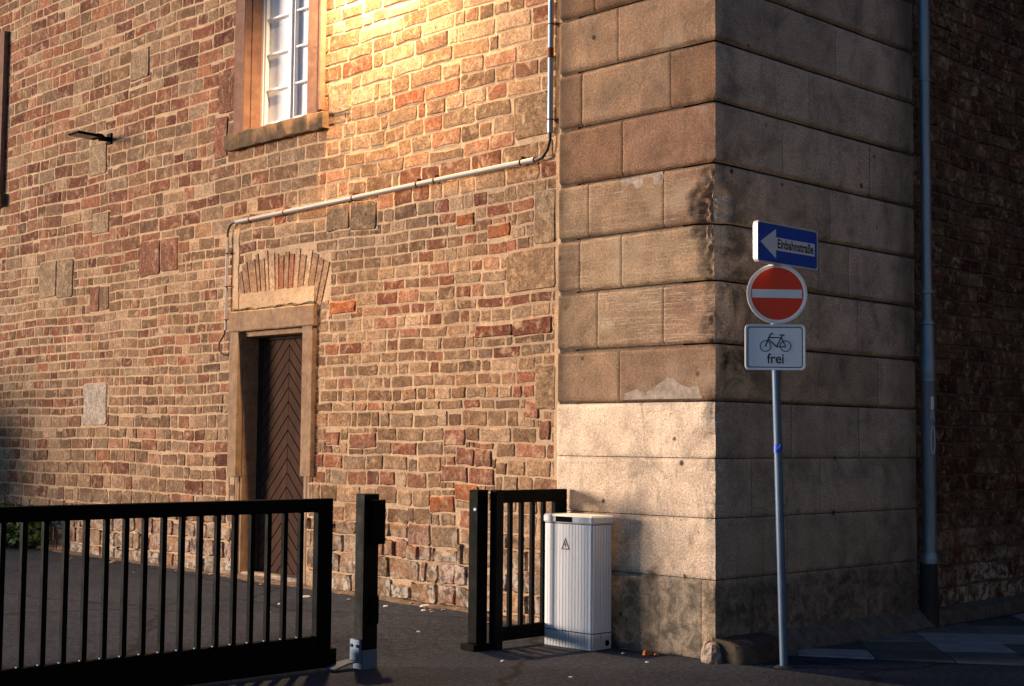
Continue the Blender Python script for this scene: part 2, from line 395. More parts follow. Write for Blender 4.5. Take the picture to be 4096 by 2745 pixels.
# ------------------------------------------------------------------ bricks
TAN = [(t[0] * .90, t[1] * .85, t[2] * .82) for t in [(.28, .17, .10), (.34, .215, .125), (.235, .14, .08), (.38, .25, .155), (.31, .20, .12), (.22, .125, .07), (.42, .285, .18), (.26, .15, .082), (.33, .185, .10)]]
RED = [(.24, .085, .045), (.20, .07, .038), (.29, .115, .06), (.17, .058, .034), (.29, .13, .075), (.32, .15, .085)]
SPC = dict(B=(.21, .13, .075), T=(.30, .20, .12), R=(.225, .09, .055), G=(.29, .195, .12), P=(.50, .41, .33), O=(.34, .105, .035), D=(.16, .05, .03))
def warp(u, v): return .03 * nz(u * .5, v * .6, 3) + .016 * nz(u * 1.9, v * 1.9, 7)
def stone(mb, u0, u1, v0, v1, fn, c, proud, jit=.006, wp=True, round_=.2):
    """one stone: an uneven rounded outline, edges sloping into the joint"""
    w, h = u1 - u0, v1 - v0
    if w < .025 or h < .025: return
    r = min(w, h) * random.uniform(round_ * .5, round_)
    base = [(u0 + r, v0), ((u0 + u1) / 2, v0), (u1 - r, v0), (u1 - r * .25, v0 + r * .25), (u1, v0 + r), (u1, (v0 + v1) / 2), (u1, v1 - r), (u1 - r * .25, v1 - r * .25),
            (u1 - r, v1), ((u0 + u1) / 2, v1), (u0 + r, v1), (u0 + r * .25, v1 - r * .25), (u0, v1 - r), (u0, (v0 + v1) / 2), (u0, v0 + r), (u0 + r * .25, v0 + r * .25)]
    sk = random.uniform(-.5, .5) * jit * 2
    ring = [(a + random.uniform(-jit, jit) + sk * (b - v0) / h, b + random.uniform(-jit, jit)) for a, b in base]
    cu, cv = (u0 + u1) / 2, (v0 + v1) / 2
    o = len(mb.v); n = len(ring)
    e = min(.009, .12 * min(w, h)); tu, tv = random.uniform(-.3, .3) * proud, random.uniform(-.3, .3) * proud
    for lev in range(3):
        for a, b in ring:
            du, dv = cu - a, cv - b; L = math.hypot(du, dv)
            k = (0, .35 * e, e)[lev] / L * 1.2
            x, y = a + du * k, b + dv * k
            d = (-.006, proud * .55, proud)[lev]
            d += (tu * (x - cu) / w + tv * (y - cv) / h) * (lev > 0) + (proud * .22 * nz(x * 14, y * 14, lev) if lev == 2 else 0)
            if wp: y += warp(x, y)
            mb.v.append(tuple(fn(x, y, d)))
    x, y = cu, cv
    if wp: y += warp(cu, cv)
    mb.v.append(tuple(fn(x, y, proud * random.uniform(.9, 1.25))))
    for lev in (0, 1):
        for k in range(n):
            a = o + lev * n + k; b = o + lev * n + (k + 1) % n
            mb.face([a, b, b + n, a + n], c)
    for k in range(n): mb.face([o + 2 * n + k, o + 2 * n + (k + 1) % n, o + 3 * n], c)
def lay(mb, U0, U1, V0, V1, fn, holes, pitch, seed, proudf, redf, length, tone=1.):
    rnd = random.Random(seed); v = V0
    while v < V1:
        h = pitch(v) * rnd.uniform(.84, 1.16); j = .013 + rnd.random() * .007
        a0, a1 = v + j / 2, v + h - j / 2
        row_red = nz(seed, v * 1.7, 5) * .45
        u = U0 - rnd.random() * .2
        while u < U1:
            L = length(v) * rnd.uniform(.5, 1.55)
            if rnd.random() < .12: L *= .5
            x0, x1 = max(u + j / 2, U0), min(u + L - j / 2, U1); u += L
            # split / trim against the holes
            segs = [(x0, x1, a0, a1)]
            for (hu0, hu1, hv0, hv1) in holes:
                new = []
                for (s0, s1, t0, t1) in segs:
                    g = .011
                    if s1 <= hu0 - g or s0 >= hu1 + g or t1 <= hv0 - g or t0 >= hv1 + g: new.append((s0, s1, t0, t1)); continue
                    if s0 < hu0 - g - .03: new.append((s0, hu0 - g, t0, t1))
                    if s1 > hu1 + g + .03: new.append((hu1 + g, s1, t0, t1))
                    m0, m1 = max(s0, hu0 - g), min(s1, hu1 + g)
                    if t0 < hv0 - g - .035: new.append((m0, m1, t0, hv0 - g))
                    if t1 > hv1 + g + .035: new.append((m0, m1, hv1 + g, t1))
                segs = new
            red = redf(u, v) + row_red
            base = random.choice(RED) if rnd.random() < red else random.choice(TAN)
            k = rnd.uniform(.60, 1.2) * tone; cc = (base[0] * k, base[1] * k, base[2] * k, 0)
            for (s0, s1, t0, t1) in segs:
                if rnd.random() < .12 and t1 - t0 > .1: t1 -= (t1 - t0) * rnd.uniform(.1, .25)
                stone(mb, s0, s1, t0, t1, fn, cc, proudf(v) * rnd.uniform(.5, 1.4), .006 + .004 * (v < .8))
        v += h
specials = [(1.81, 2.21, 4.08, 4.46, 'B'), (1.71, 2.29, 2.82, 3.16, 'B'), (1.72, 1.97, 3.19, 3.61, 'T'), (7.87, 8.31, 3.39, 3.78, 'R'), (7.49, 7.84, 3.41, 3.78, 'R'),
            (10.29, 10.73, 3.3, 3.74, 'G'), (9.86, 10.28, 3.27, 3.74, 'G'), (9.12, 9.55, 4.7, 5.08, 'G'), (8.21, 8.62, 5.69, 6.05, 'G'), (4.45, 4.80, 3.56, 3.81, 'B'),
            (4.04, 4.43, 3.54, 3.81, 'B'), (8.96, 9.51, 1.69, 2.18, 'P'), (9.21, 9.43, 3.07, 3.36, 'R'), (8.98, 9.2, 3.07, 3.35, 'B'), (9.03, 9.42, 3.98, 4.23, 'G'),
            (4.46, 4.80, 4.72, 5.02, 'T'), (1.71, 1.94, 1.82, 2.18, 'B'), (2.75, 3.09, 1.19, 1.32, 'R'), (2.42, 2.73, 1.19, 1.32, 'R'), (3.22, 3.52, 0.63, 0.81, 'R'),
            (2.86, 3.2, 0.62, 0.8, 'B'), (2.68, 2.9, 1.34, 1.48, 'R'), (2.45, 2.66, 1.34, 1.48, 'R'), (1.9, 2.05, 1.75, 1.89, 'R'), (1.77, 1.89, 1.58, 1.73, 'R'),
            (2.26, 2.53, 3.3, 3.41, 'O'), (2.7, 2.93, 3.44, 3.54, 'O'), (2.23, 2.68, 2.455, 2.56, 'D'), (1.76, 2.21, 2.44, 2.58, 'D'), (4.34, 4.74, 2.76, 2.87, 'O'),
            (4.0, 4.39, 1.48, 1.61, 'R'), (4.55, 4.76, 1.5, 1.63, 'R'), (2.79, 3.06, 1.5, 1.64, 'R'), (2.91, 3.23, 0.92, 1.06, 'O'), (2.61, 2.91, 1.04, 1.17, 'O'),
            (6.56, 6.8, 4.55, 5.0, 'R'), (6.42, 6.75, 5.03, 5.5, 'R')]
DY = 6.95                                        # the next bay, mostly beyond the left edge
holes = [s[:4] for s in specials]
open_win = [(5.03, 6.30, 4.70, 6.9), (5.03 + DY, 6.30 + DY, 4.70, 6.9)]
open_door = [(5.03, 6.27, -.2, 2.78), (5.03 + DY, 6.27 + DY, -.2, 2.78)]
for w_ in open_win: holes.append((w_[0], w_[1], w_[2], w_[3]))
for d_ in open_door: holes.append(d_)
holes.append((4.74, 6.33, 2.9, 3.33)); holes.append((5.0, 6.06, 2.9, 3.47))
def pitch(v): return .172 if v < .5 else (.15 if v < 1.75 else (.103 if v < 2.75 else (.115 if v < 3.6 else .143)))
def length(v): return .27 if v < 1.8 else (.23 if v < 3.6 else .33)
def redf(u, v):
    r = .12 + .7 * max(0, nz(u * .5, v * 1.3, 1))
    if u > 6.4: r += .10
    if v > 3.9 and u > 6: r += .22
    return r
BL = empty('sandstone_building', (0, 0, 0), 'old sandstone building of coursed rubble with a tall dressed corner pier', 'building')
mb = MB()
fw = lambda u, v, d: (W - d, u, v)
lay(mb, 1.60, 15.0, -.02, 7.9, fw, holes, pitch, 3, lambda v: .024 if v < .75 else (.008 if v < 2 else .0045), redf, length)
for s in specials:
    kk = random.uniform(.85, 1.12)
    stone(mb, *s[:4], fw, (*[x * kk for x in SPC[s[4]]], 0), .014, .007, True, .12)
# relieving arch of thin stones over the door, filled below with plaster
cy, cz = 5.53, 1.0; na = 17
wd_ = [random.uniform(.6, 1.5) for _ in range(na)]; tot = sum(wd_); acc = 0
for i in range(na):
    a0 = math.radians(-19.5 + 39 * acc / tot); acc += wd_[i]; a1 = math.radians(-19.5 + 39 * acc / tot)
    ri = 1.94 + random.uniform(-.04, .10); ro = 2.47 + random.uniform(-.07, .03)
    g = .007
    base = random.choice(RED) if random.random() < .2 else random.choice(TAN); kk = random.uniform(1.15, 1.6); cc = (*[c * kk for c in base], 0)
    P4 = [(ri, a0, g), (ri, a1, -g), (ro, a1, -g), (ro, a0, g)]
    pts = [(cy + r * math.sin(a) + gg, cz + r * math.cos(a)) for r, a, gg in P4]
    cu = sum(p[0] for p in pts) / 4; cvv = sum(p[1] for p in pts) / 4
    ins = [(cu + (p[0] - cu) * .86, cvv + (p[1] - cvv) * .96) for p in pts]
    o = len(mb.v)
    for p in pts: mb.v.append(fw(p[0], p[1], -.004))
    for p in ins: mb.v.append(fw(p[0], p[1], .009))
    for k in range(4): mb.face([o + k, o + (k + 1) % 4, o + 4 + (k + 1) % 4, o + 4 + k], cc)
    mb.face([o + 4, o + 5, o + 6, o + 7], cc)
wall = mb.build('brick_facing', 'brick', BL)
# mortar bed with the openings left out
mb = MB()
def slab_holes(mb, U0, U1, V0, V1, hs, x0, x1):
    us = sorted({U0, U1, *[h[0] for h in hs], *[h[1] for h in hs]}); 
    for a, b in zip(us, us[1:]):
        cut = sorted([(h[2], h[3]) for h in hs if h[0] <= a and h[1] >= b]); z = V0
        for c0, c1 in cut:
            if c0 > z: mb.box(x0, x1, a, b, z, c0)
            z = max(z, c1)
        if z < V1: mb.box(x0, x1, a, b, z, V1)
hs = [(5.09, 6.23, 4.74, 6.8), (5.09 + DY, 6.23 + DY, 4.74, 6.8), (5.09, 6.23, -.3, 2.70), (5.09 + DY, 6.23 + DY, -.3, 2.70)]
slab_holes(mb, 1.5, 16, -.3, 8.2, hs, W, .62)
mb.box(.62, 6, 1.5, 16, -.3, 8.2)
mb.build('mortar_bed', 'mortar', BL)
# fresh plaster patches round the door and above the lintel
mb = MB()
def patch(y0, y1, z0, z1, d, n=14, amp=.02):
    ring = []
    for k in range(n * 4):
        t = k / n; s = int(t); f = t - s
        p = [(y0 + (y1 - y0) * f, z0), (y1, z0 + (z1 - z0) * f), (y1 - (y1 - y0) * f, z1), (y0, z1 - (z1 - z0) * f)][s]
        ring.append((p[0] + amp * nz(k * .9, z0, 1), p[1] + amp * nz(k * .9, y0, 9)))
    mb = MB(); mb.prism(ring, fw, -.01, d); mb.build('plaster_patch', 'mortar', BL)
patch(4.98, 6.25, 2.84, 3.06, .012, 20, .015); patch(6.29, 6.44, .12, 1.2, .009, 20, .03);
patch(1.58, 1.72, .0, 8, .010, 40, .025); patch(6.30, 6.42, 2.75, 3.75, .008)

# far wall of the side street, set back behind the pier, in darker stone and mortar colours
mb = MB(); fr = lambda u, v, d: (u, .10 - d, v)
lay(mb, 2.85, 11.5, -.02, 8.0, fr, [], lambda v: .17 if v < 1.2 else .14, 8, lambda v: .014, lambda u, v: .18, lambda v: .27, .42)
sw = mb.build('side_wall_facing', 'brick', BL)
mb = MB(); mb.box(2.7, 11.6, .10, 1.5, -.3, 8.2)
mb.build('side_wall_bed', 'sidemortar', BL)

# ------------------------------------------------------------------ corner pier of dressed blocks
Z = [0, .573, 1.013, 1.445, 1.858, 2.282, 2.744, 3.17, 3.611, 4.068, 4.521, 4.97, 5.42, 5.88, 6.33, 6.8, 7.3, 7.8, 8.25]
LJ = [[.122], [], [], [], [.926], [.49, 1.155], [.908, 1.345], [.49, 1.254], [.903], [.424, 1.335], [.952], [.5, 1.2], [.85], [.5], [.9], [.5], [.9], [.5]]
RJ = [[.463, 2.019], [.895], [.445, 1.342], [.959, 1.908], [1.272, 2.201], [1.895], [1.34, 1.769], [1.5], [.854, 2.1], [1.215], [1.6], [.9, 2.0], [1.3], [.9], [1.5], [.9], [1.3], [.9]]
YE, XE = 1.585, 2.80
def chip(z):
    c = .018 * max(0, nz(z * 9, 1.7)) + .012 * max(0, nz(z * 23, 4))
    if .6 < z < 1.9: c += .03 * max(0, .25 + nz(z * 7, 3.3) + .5 * nz(z * 31, 6))
    if 2.25 < z < 3.62: c += .062 * smooth01((z - 2.2) / .3) * smooth01((3.66 - z) / .2) * (.9 + 1.5 * nz(z * 3.3, 2.2) + .35 * nz(z * 11, 5.5) + .10 * nz(z * 35, 1.5))
    if z < .55: c += .012 + .03 * max(0, nz(z * 8, .3))
    return max(c, 0)
mb = MB()
def block(face, u0, u1, z0, z1, g, c):
    """one dressed block: grid with rounded arrises and a rough surface; face L lies on X=0, R on Y=0"""
    corner = u0 == 0
    def axis(a, b):
        xs = [a]; s = .0
        near = [a + .005, a + .011, a + .026] if a == z0 or not corner else [a + .010, a + .022, a + .036, a + .052, a + .07, a + .09, a + .112, a + .136, a + .16, a + .19, a + .22]
        n = max(2, int((b - a) / (.016 if corner and a == z0 and .9 < z0 < 3.7 else .06))); mid = rng(near[-1] + .02, b - .045, n)
        return [a] + near + mid + [b - .026, b - .011, b - .005, b]
    us, zs = axis(u0, u1), axis(z0, z1)
    o = len(mb.v); nu = len(us)
    tilt = random.uniform(-.004, .004)
    for z in zs:
        for u in us:
            eu = min((u - u0) if not corner else 9, u1 - u); ez = min(z - z0, z1 - z)
            d = 0
            ez2 = ez * (1 + .35 * nz(u * 11, z0, 2) + .3 * nz(u * 31, z0, 8))
            if ez < .024: d += g * (1 - smooth01((max(ez2, 0) + .001) / .022)) ** 1.3
            if eu < .012: d += min(g, .005) * (1 - smooth01(eu / .011))
            d = min(d, g) + .003 * nz(u * 6, z * 6, 1 if face == 'L' else 5) + .0015 * nz(u * 25, z * 25, 3) + tilt * (u - u0) * (not corner)
            if z > 2.25: d += .006 * max(0, nz(u * 3, z * 7, 2))
            cc = chip(z) * (1 + .3 * nz(u * 17, z * 17, 4))
            bite = .05 + 2.1 * chip(z) + .03 * nz(z * 9, 8.1) + .012 * nz(z * 33, 2)
            if u < bite and cc:
                f = 1 - u / bite; d += cc * f * (1 + .3 * nz(u * 30, z * 30, 6) * (u > 0))
            uu = u
            bb = max(.06, bite)
            if u < bb:
                e0 = chip(z) + (g * (1 - smooth01((ez + .002) / .026)) ** 1.3 if ez < .026 else 0) + .003 * nz(0, z * 6, 1)
                uu = u + e0 * (1 - u / bb)
                if u == 0: d = e0; uu = e0
            mb.v.append((d, uu, z) if face == 'L' else (uu, d, z))
    for j in range(len(zs) - 1):
        for i in range(nu - 1):
            a = o + j * nu + i; f = [a, a + 1, a + nu + 1, a + nu]
            mb.face(f if face == 'R' else f[::-1], c)
BR = [(.19, .105, .062), (.235, .138, .082), (.205, .116, .075), (.225, .132, .08), (.17, .098, .06), (.25, .155, .096)]
GR = [(.58, .44, .315), (.51, .385, .28), (.62, .47, .345), (.48, .36, .26)]
for k in range(len(Z) - 1):
    z0, z1 = Z[k], Z[k + 1]; low = z1 < 1.9
    g = .010 if low else .032; j = .003 if low else .0065; jv = .0016
    for face, js, E_ in (('L', LJ[k], YE), ('R', RJ[k], XE)):
        cuts = [0] + js + [E_]
        for a, b in zip(cuts, cuts[1:]):
            if low:
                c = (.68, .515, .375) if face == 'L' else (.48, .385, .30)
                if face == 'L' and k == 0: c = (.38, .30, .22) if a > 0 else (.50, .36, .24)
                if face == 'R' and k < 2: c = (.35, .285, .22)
            else:
                c = random.choice(BR if face == 'L' else GR)
                if face == 'L' and 4 <= k <= 7: c = random.choice([(.27, .172, .105), (.25, .152, .098), (.295, .195, .12)])
            kk = random.uniform(.9, 1.1)
            bed = .9 if (face == 'L' and k == 5 and a < 1) else (.45 if face == 'L' and k in (6, 7) else 0)
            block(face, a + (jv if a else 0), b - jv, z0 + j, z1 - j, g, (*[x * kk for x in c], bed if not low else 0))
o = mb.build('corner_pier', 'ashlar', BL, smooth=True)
mb = MB()
mb.box(.048, 2.79, .34, 1.57, -.2, 8.2); mb.box(.34, 2.788, .048, .339, -.2, 8.2); mb.box(.12, .339, .12, .339, -.2, 8.2); mb.box(.03, .2, 1.4, 1.583, -.2, 8.2); mb.box(2.5, 2.798, .03, .3, -.2, 8.2)
mb.box(.020, .044, .17, 1.565, .0, 1.85); mb.box(.17, 2.78, .020, .044, .0, 1.85)
mb.build('pier_joint', 'darkstone', BL)
# pale repair patch low on the fourth rusticated block
mb = MB()
ring = [(.12, 1.88), (.90, 1.88), (.86, 1.93), (.74, 1.96), (.66, 1.93), (.60, 1.96), (.52, 2.0), (.44, 2.04), (.38, 2.03), (.31, 1.98), (.24, 1.96), (.16, 1.98)]
mb.prism(ring, lambda u, v, d: (-d + .002, u, v), -.005, .004)
mb.build('repair_patch', 'plinth', BL)
mb = MB()
ring = [(.50, 3.515), (1.16, 3.475), (1.18, 3.51), (1.16, 3.56), (.80, 3.59), (.50, 3.60), (.485, 3.56)]
mb.prism(ring, lambda u, v, d: (-d + .004, u, v), -.005, .004)
mb.build('repair_patch', 'plinth', BL)
# dark wheel guard stone and sloping fillet at the foot of the street face
mb = MB()
def loft(prof_at, xs):
    o = len(mb.v); n = None
    for x in xs:
        pr = prof_at(x); n = len(pr)
        for (y, z) in pr: mb.v.append((x + .004 * nz(y * 20, z * 20, x), y + .010 * nz(x * 9, z * 9), z + .008 * nz(x * 7, y * 7, 4)))
    for i in range(len(xs) - 1):
        for k in range(n - 1): a = o + i * n + k; mb.face([a, a + 1, a + n + 1, a + n])
    mb.face([o + k for k in range(n)]); e = o + (len(xs) - 1) * n; mb.face([e + k for k in range(n)][::-1])
def guard(x):
    e = min(x + .02, .56 - x); r = .26 * min(1, .55 + (max(e, 0) / .07) ** .5 * .45)
    return [(.02, -.02), (-r, -.02), (-r * 1.0, .09), (-r * .93, .125), (-r * .6, .15), (.02, .165)]
loft(guard, rng(-.01, .56, 16)); mb.build('wheel_guard', 'darkstone', BL, smooth=True)
mb = MB()
loft(lambda x: [(.01, -.02), (-.16 + .02 * (x - .56), -.02), (-.13, .03), (-.06, .12), (.015, .17)], rng(.565, 3.0, 40)); mb.build('mortar_fillet', 'fillet', BL, smooth=True)
mb = MB()
loft(lambda x: [(.12, -.02), (-.03, -.02), (-.02, .12), (.10, .15)], rng(3.0, 11, 60)); mb.build('mortar_fillet', 'fillet', BL, smooth=True)
mb = MB()
for i, (x, y, r) in enumerate([(-.035, .0, .075), (-.01, .07, .045)]):
    o = len(mb.v); n = 12
    for j in range(8):
        for k in range(n):
            a = 2 * math.pi * k / n; ph = math.pi * j / 14
            rr = r * (math.cos(ph) * .9 + .1) * (1 + .3 * nz(k * .9, j * .7, i)); rr *= 1 + .25 * nz(k * 2.3, j * 1.9, i + 5); mb.v.append((x + rr * math.cos(a), y + rr * math.sin(a), .16 * math.sin(ph) - .02))
    for j in range(7):
        for k in range(n): a = o + j * n + k; b_ = o + j * n + (k + 1) % n; mb.face([a, b_, b_ + n, a + n])
    mb.face([o + 7 * n + k for k in range(n)])
mb.build('broken_corner_stone', 'plinth', BL)

# ------------------------------------------------------------------ window (a part of the building, with its own sub-parts)
def rough_box(mb, x0, x1, y0, y1, z0, z1, amp=.008, nseg=14, axis='y'):
    """long stone with a slightly worn outline"""
    L0, L1 = (y0, y1) if axis == 'y' else (z0, z1)
    o = len(mb.v); segs = rng(L0, L1, nseg)
    for s_ in segs:
        a = lambda q: amp * nz(s_ * 7, q, x0 * 3) + amp * .5 * nz(s_ * 21, q, z0)
        if axis == 'y':
            prof = [(x1, z0), (x0 + .01, z0 + a(1)), (x0 + a(2), z0 + .012 + a(1)), (x0 + a(3), z1 - .012 + a(4)), (x0 + .012, z1 + a(4)), (x1, z1)]
            mb.v += [(p[0], s_, p[1]) for p in prof]
        else:
            prof = [(x1, y0), (x0 + .008, y0 + a(1)), (x0 + a(2) * .5, y0 + .010 + a(1)), (x0 + a(3) * .5, y1 - .010 + a(4)), (x0 + .008, y1 + a(4)), (x1, y1)]
            mb.v += [(p[0], p[1], s_) for p in prof]
    for i in range(nseg):
        for k in range(6):
            a = o + i * 6 + k; b_ = o + i * 6 + (k + 1) % 6; mb.face([a, b_, b_ + 6, a + 6])
    mb.face([o + k for k in range(6)]); e = o + nseg * 6; mb.face([e + k for k in range(6)][::-1])
def make_window(name, dy):
    wz = D.objects.new(name, None)      # placeholder replaced below
    D.objects.remove(wz)
    mb = MB()
    yl0, yl1, yr0, yr1, zb, zt = 6.206 + dy, 6.395 + dy, 4.865 + dy, 5.105 + dy, 4.76, 6.75
    rough_box(mb, W - .055, .30, yl0, yl1, zb, zt + .2, .004, 24, 'z')
    mb.box(W + .03, .295, yl0 - .018, yl0 + .01, zb, zt, .004)             # stepped inner moulding
    mb.box(W - .068, W, yr0 + .0, yr0 + .045, zb + .01, zt + .19, .01)
    rough_box(mb, W - .055, .30, yr0 + .045, yr1, zb, zt + .2, .006, 24, 'z')
    mb.box(W - .05, .30, yr1, yl0, zt, zt + .2, .01)
    w_ = mb.build('window', 'redstone', BL, recalc=True)
    mb = MB(); rough_box(mb, W - .085, .34, 4.80 + dy, 6.505 + dy, 4.585, 4.755, .014, 30, 'y'); s_ = mb.build('sill', 'sill', w_, smooth=True)
    X0, X1 = .268, .325
    mb = MB(); A, B_, zl, zh = yr1 - .02, yl0 - .0, zb - .005, zt
    def bar(y0, y1, z0, z1, xa=X0, xb=X1, bv=.006): mb.box(xa, xb, y0, y1, z0, z1, bv)
    bar(B_ - .055, B_, zl, zh); bar(A, A + .055, zl, zh); bar(A + .0551, B_ - .0551, zl, zl + .06, X0 - .012, X1); bar(A + .0551, B_ - .0551, zh - .06, zh)
    bar(5.635 + dy, 5.685 + dy, zl + .0601, zh - .0601, X0 - .012, X1 - .02)
    # casements
    for (a, b) in ((A + .056, 5.634 + dy), (5.686 + dy, B_ - .056)):
        bar(a, a + .035, zl + .061, zh - .061, X0 + .008, X1 - .004); bar(b - .035, b, zl + .061, zh - .061, X0 + .008, X1 - .004)
        bar(a + .0351, b - .0351, zl + .061, zl + .105, X0 + .008, X1 - .004); bar(a + .0351, b - .0351, zh - .10, zh - .061, X0 + .008, X1 - .004)
        for z in (5.205, 5.585, 5.965, 6.345): bar(a + .0351, b - .0351, z - .011, z + .011, X0 + .014, X1 - .012, .004)
    mb.build('frame', 'wframe', w_)
    mb = MB(); mb.add([(X1 - .02, A + .02, zl + .03), (X1 - .02, B_ - .02, zl + .03), (X1 - .02, B_ - .02, zh - .03), (X1 - .02, A + .02, zh - .03)], [(0, 1, 2, 3)]); mb.build('glass_pane', 'glass', w_)
    mb = MB(); mb.box(.335, .345, A + .01, B_ - .01, zb + .01, zt - .01); mb.build('blind', 'blind', w_)
    return w_
make_window('window', 0); make_window('window', DY)

# ------------------------------------------------------------------ doors with stone surrounds
def make_door(dy):
    mb = MB()
    rough_box(mb, W - .05, W + .17, 6.206 + dy, 6.375 + dy, 1.17, 2.66, .004, 20, 'z')
    rough_box(mb, W - .05, W + .17, 4.935 + dy, 5.112 + dy, 1.20, 2.66, .004, 20, 'z')
    rough_box(mb, W - .055, W + .17, 4.93 + dy, 6.385 + dy, 2.665, 2.875, .007, 24, 'y')
    mb.box(W + .015, W + .20, 6.185 + dy, 6.235 + dy, .02, 2.662, .005); mb.box(W + .015, W + .20, 5.083 + dy, 5.134 + dy, .02, 2.662, .005)
    mb.box(W + .015, W + .20, 5.135 + dy, 6.184 + dy, 2.61, 2.662, .005)
    mb.box(W - .004, W + .16, 6.236 + dy, 6.30 + dy, .03, 1.165, .008); mb.box(W - .004, W + .16, 5.04 + dy, 5.082 + dy, .03, 1.195, .008)
    d = mb.build('door_surround', 'tanstone', BL, recalc=True)
    mb = MB(); rough_box(mb, W - .035, W + .02, 4.96 + dy, 6.36 + dy, 2.866, 2.90, .03, 60, 'y'); mb.build('sooty_ledge', 'moss', d)
    mb = MB(); mb.box(W + .02, .5, 5.09 + dy, 6.23 + dy, .0, .20, .012); mb.build('threshold', 'plinth', d)
    mb = MB(); mb.box(W - .14, W + .018, 5.12 + dy, 6.0 + dy, .05, .125, .01); mb.build('step', 'fillet', d)
    y0, y1, z0, z1 = 5.15 + dy, 6.125 + dy, .21, 2.575; yc = (y0 + y1) / 2 + .03; X = .335
    mb = MB(); mb.box(X, X + .04, y0, y1, z0, z1, mi=1)
    px, g = .144, .0085
    for k in range(-8, 30):
        zk = z0 + k * px * 1.0
        for sgn, lim in ((1, y1), (-1, y0)):
            # board between two 45 degree lines falling away from the ridge
            h = abs(lim - yc); c1 = yc + sgn * .003
            poly = [(c1, zk + g), (c1, zk + px - g), (lim, zk + px - g - h), (lim, zk + g - h)]
            poly = clip(poly, 0, -1, -z0); poly = clip(poly, 0, 1, z1) if poly else poly
            if len(poly) < 3: continue
            cu = sum(p[0] for p in poly) / len(poly); cv = sum(p[1] for p in poly) / len(poly)
            t = random.uniform(-.0015, .0015)
            n = len(poly)
            ins = [(cu + (p[0] - cu) * .985, cv + (p[1] - cv) * .985) for p in poly]
            mb.prism(poly, lambda u, v, dd: (X - dd, u, v), -.004, .010 + t)
    dr = mb.build('door_leaf', ['door', 'doorgap'], d)
    mb = MB(); mb.box(X - .03, X + .04, 6.128 + dy, 6.184 + dy, .21, 2.608, .004); mb.box(X - .03, X + .04, 5.136 + dy, 5.147 + dy, .21, 2.608, .002); mb.box(X - .03, X + .04, 5.1471 + dy, 6.1279 + dy, 2.58, 2.608, .004)
    mb.build('door_frame', 'doorgap', d)
    mb = MB(); mb.tube([(X - .01, 5.24 + dy, 1.2), (X - .06, 5.24 + dy, 1.2)], .01, 10); mb.tube([(X - .055, 5.24 + dy, 1.2), (X - .058, 5.36 + dy, 1.195)], [.011, .008], 10)
    mb.build('handle', 'castiron', dr)
    mb = MB(); mb.box(.385, 1.2, 5.0 + dy, 6.3 + dy, 0, 2.7); mb.build('dark_passage', 'dark', d)
    return d
make_door(0); make_door(DY)

# ------------------------------------------------------------------ cable conduits
def clips(parent, pts, r, mat='rust', ax='h'):
    for p in pts:
        mb = MB()
        if ax == 'h':
            y, z, x = p; n = 10
            mb.tube([(x + (r + .003) * math.cos(a), y, z + (r + .003) * math.sin(a)) for a in [math.pi * (i / 8) * 1 + math.pi / 2 for i in range(9)]], .005, 6)
            mb.box(x - .004, W + .01, y - .006, y + .006, z + r, z + r + .03)
        else:
            y, z, x = p
            mb.tube([(x + (r + .003) * math.cos(a), y + (r + .003) * math.sin(a), z) for a in [math.pi * (i / 8) + math.pi / 2 for i in range(9)]], .005, 6)
            mb.box(x - .004, W + .01, y - r - .035, y - r, z - .006, z + .006)
        mb.build('clip', mat, parent)
xo = W - .045
c1 = empty('wall_conduit', (W, 4.1, 3.85), 'long pale grey conduit running across the brick wall and rising beside the pier', 'conduit')
MB().tube([(xo, 1.934, 3.888), (xo, 3.0, 3.872), (xo, 4.5, 3.842), (xo, 6.30, 3.815)], .0235, 18).build('level_tube', 'conduit', c1, smooth=True)
MB().tube([(xo, 1.755, 4.09), (xo, 1.755, 4.72)], .024, 18).build('riser_tube', 'zinc', c1, smooth=True)
MB().tube([(xo, 1.755, 4.79), (xo, 1.75, 7.9)], .024, 18).build('riser_tube', 'zinc', c1, smooth=True)
MB().tube([(xo, 1.755, 4.715), (xo, 1.755, 4.80)], .0265, 18).build('rusty_sleeve', 'rust', c1, smooth=True)
bend = [(xo, 1.755, 4.13), (xo, 1.756, 4.03), (xo - .01, 1.775, 3.95), (xo - .012, 1.83, 3.895), (xo - .005, 1.90, 3.882), (xo, 1.96, 3.886)]
MB().tube(bend, .0135, 12).build('cable', 'cable', c1, smooth=True)
clips(c1, [(2.09, 3.887, xo), (3.18, 3.869, xo), (3.42, 3.865, xo), (4.35, 3.845, xo), (5.45, 3.83, xo), (6.05, 3.82, xo)], .0235)
clips(c1, [(1.755, 4.20, xo), (1.755, 5.0, xo)], .024, 'rust', 'v')
for k, (y, z) in enumerate([(3.15, 4.06), (2.0, 4.0)]): pass
arc = [(xo, 6.31, 3.815), (xo, 6.37, 3.812), (xo, 6.42, 3.79), (xo, 6.455, 3.74), (xo, 6.462, 3.66)]
MB().tube(arc, .012, 12).build('cable', 'cable', c1, smooth=True)
c2 = empty('thin_drop_conduit', (W, 6.46, 3.2), 'thin pale conduit dropping beside the door with a black cable loop below', 'conduit')
MB().tube([(xo, 6.462, 3.67), (xo, 6.455, 2.69)], .0155, 14).build('tube', 'conduit', c2, smooth=True)
MB().tube([(xo, 6.456, 2.72), (xo - .01, 6.47, 2.64), (xo - .03, 6.525, 2.56), (xo - .03, 6.53, 2.49), (xo - .01, 6.49, 2.44), (W - .03, 6.41, 2.425)], .0095, 10).build('cable', 'cable', c2, smooth=True)
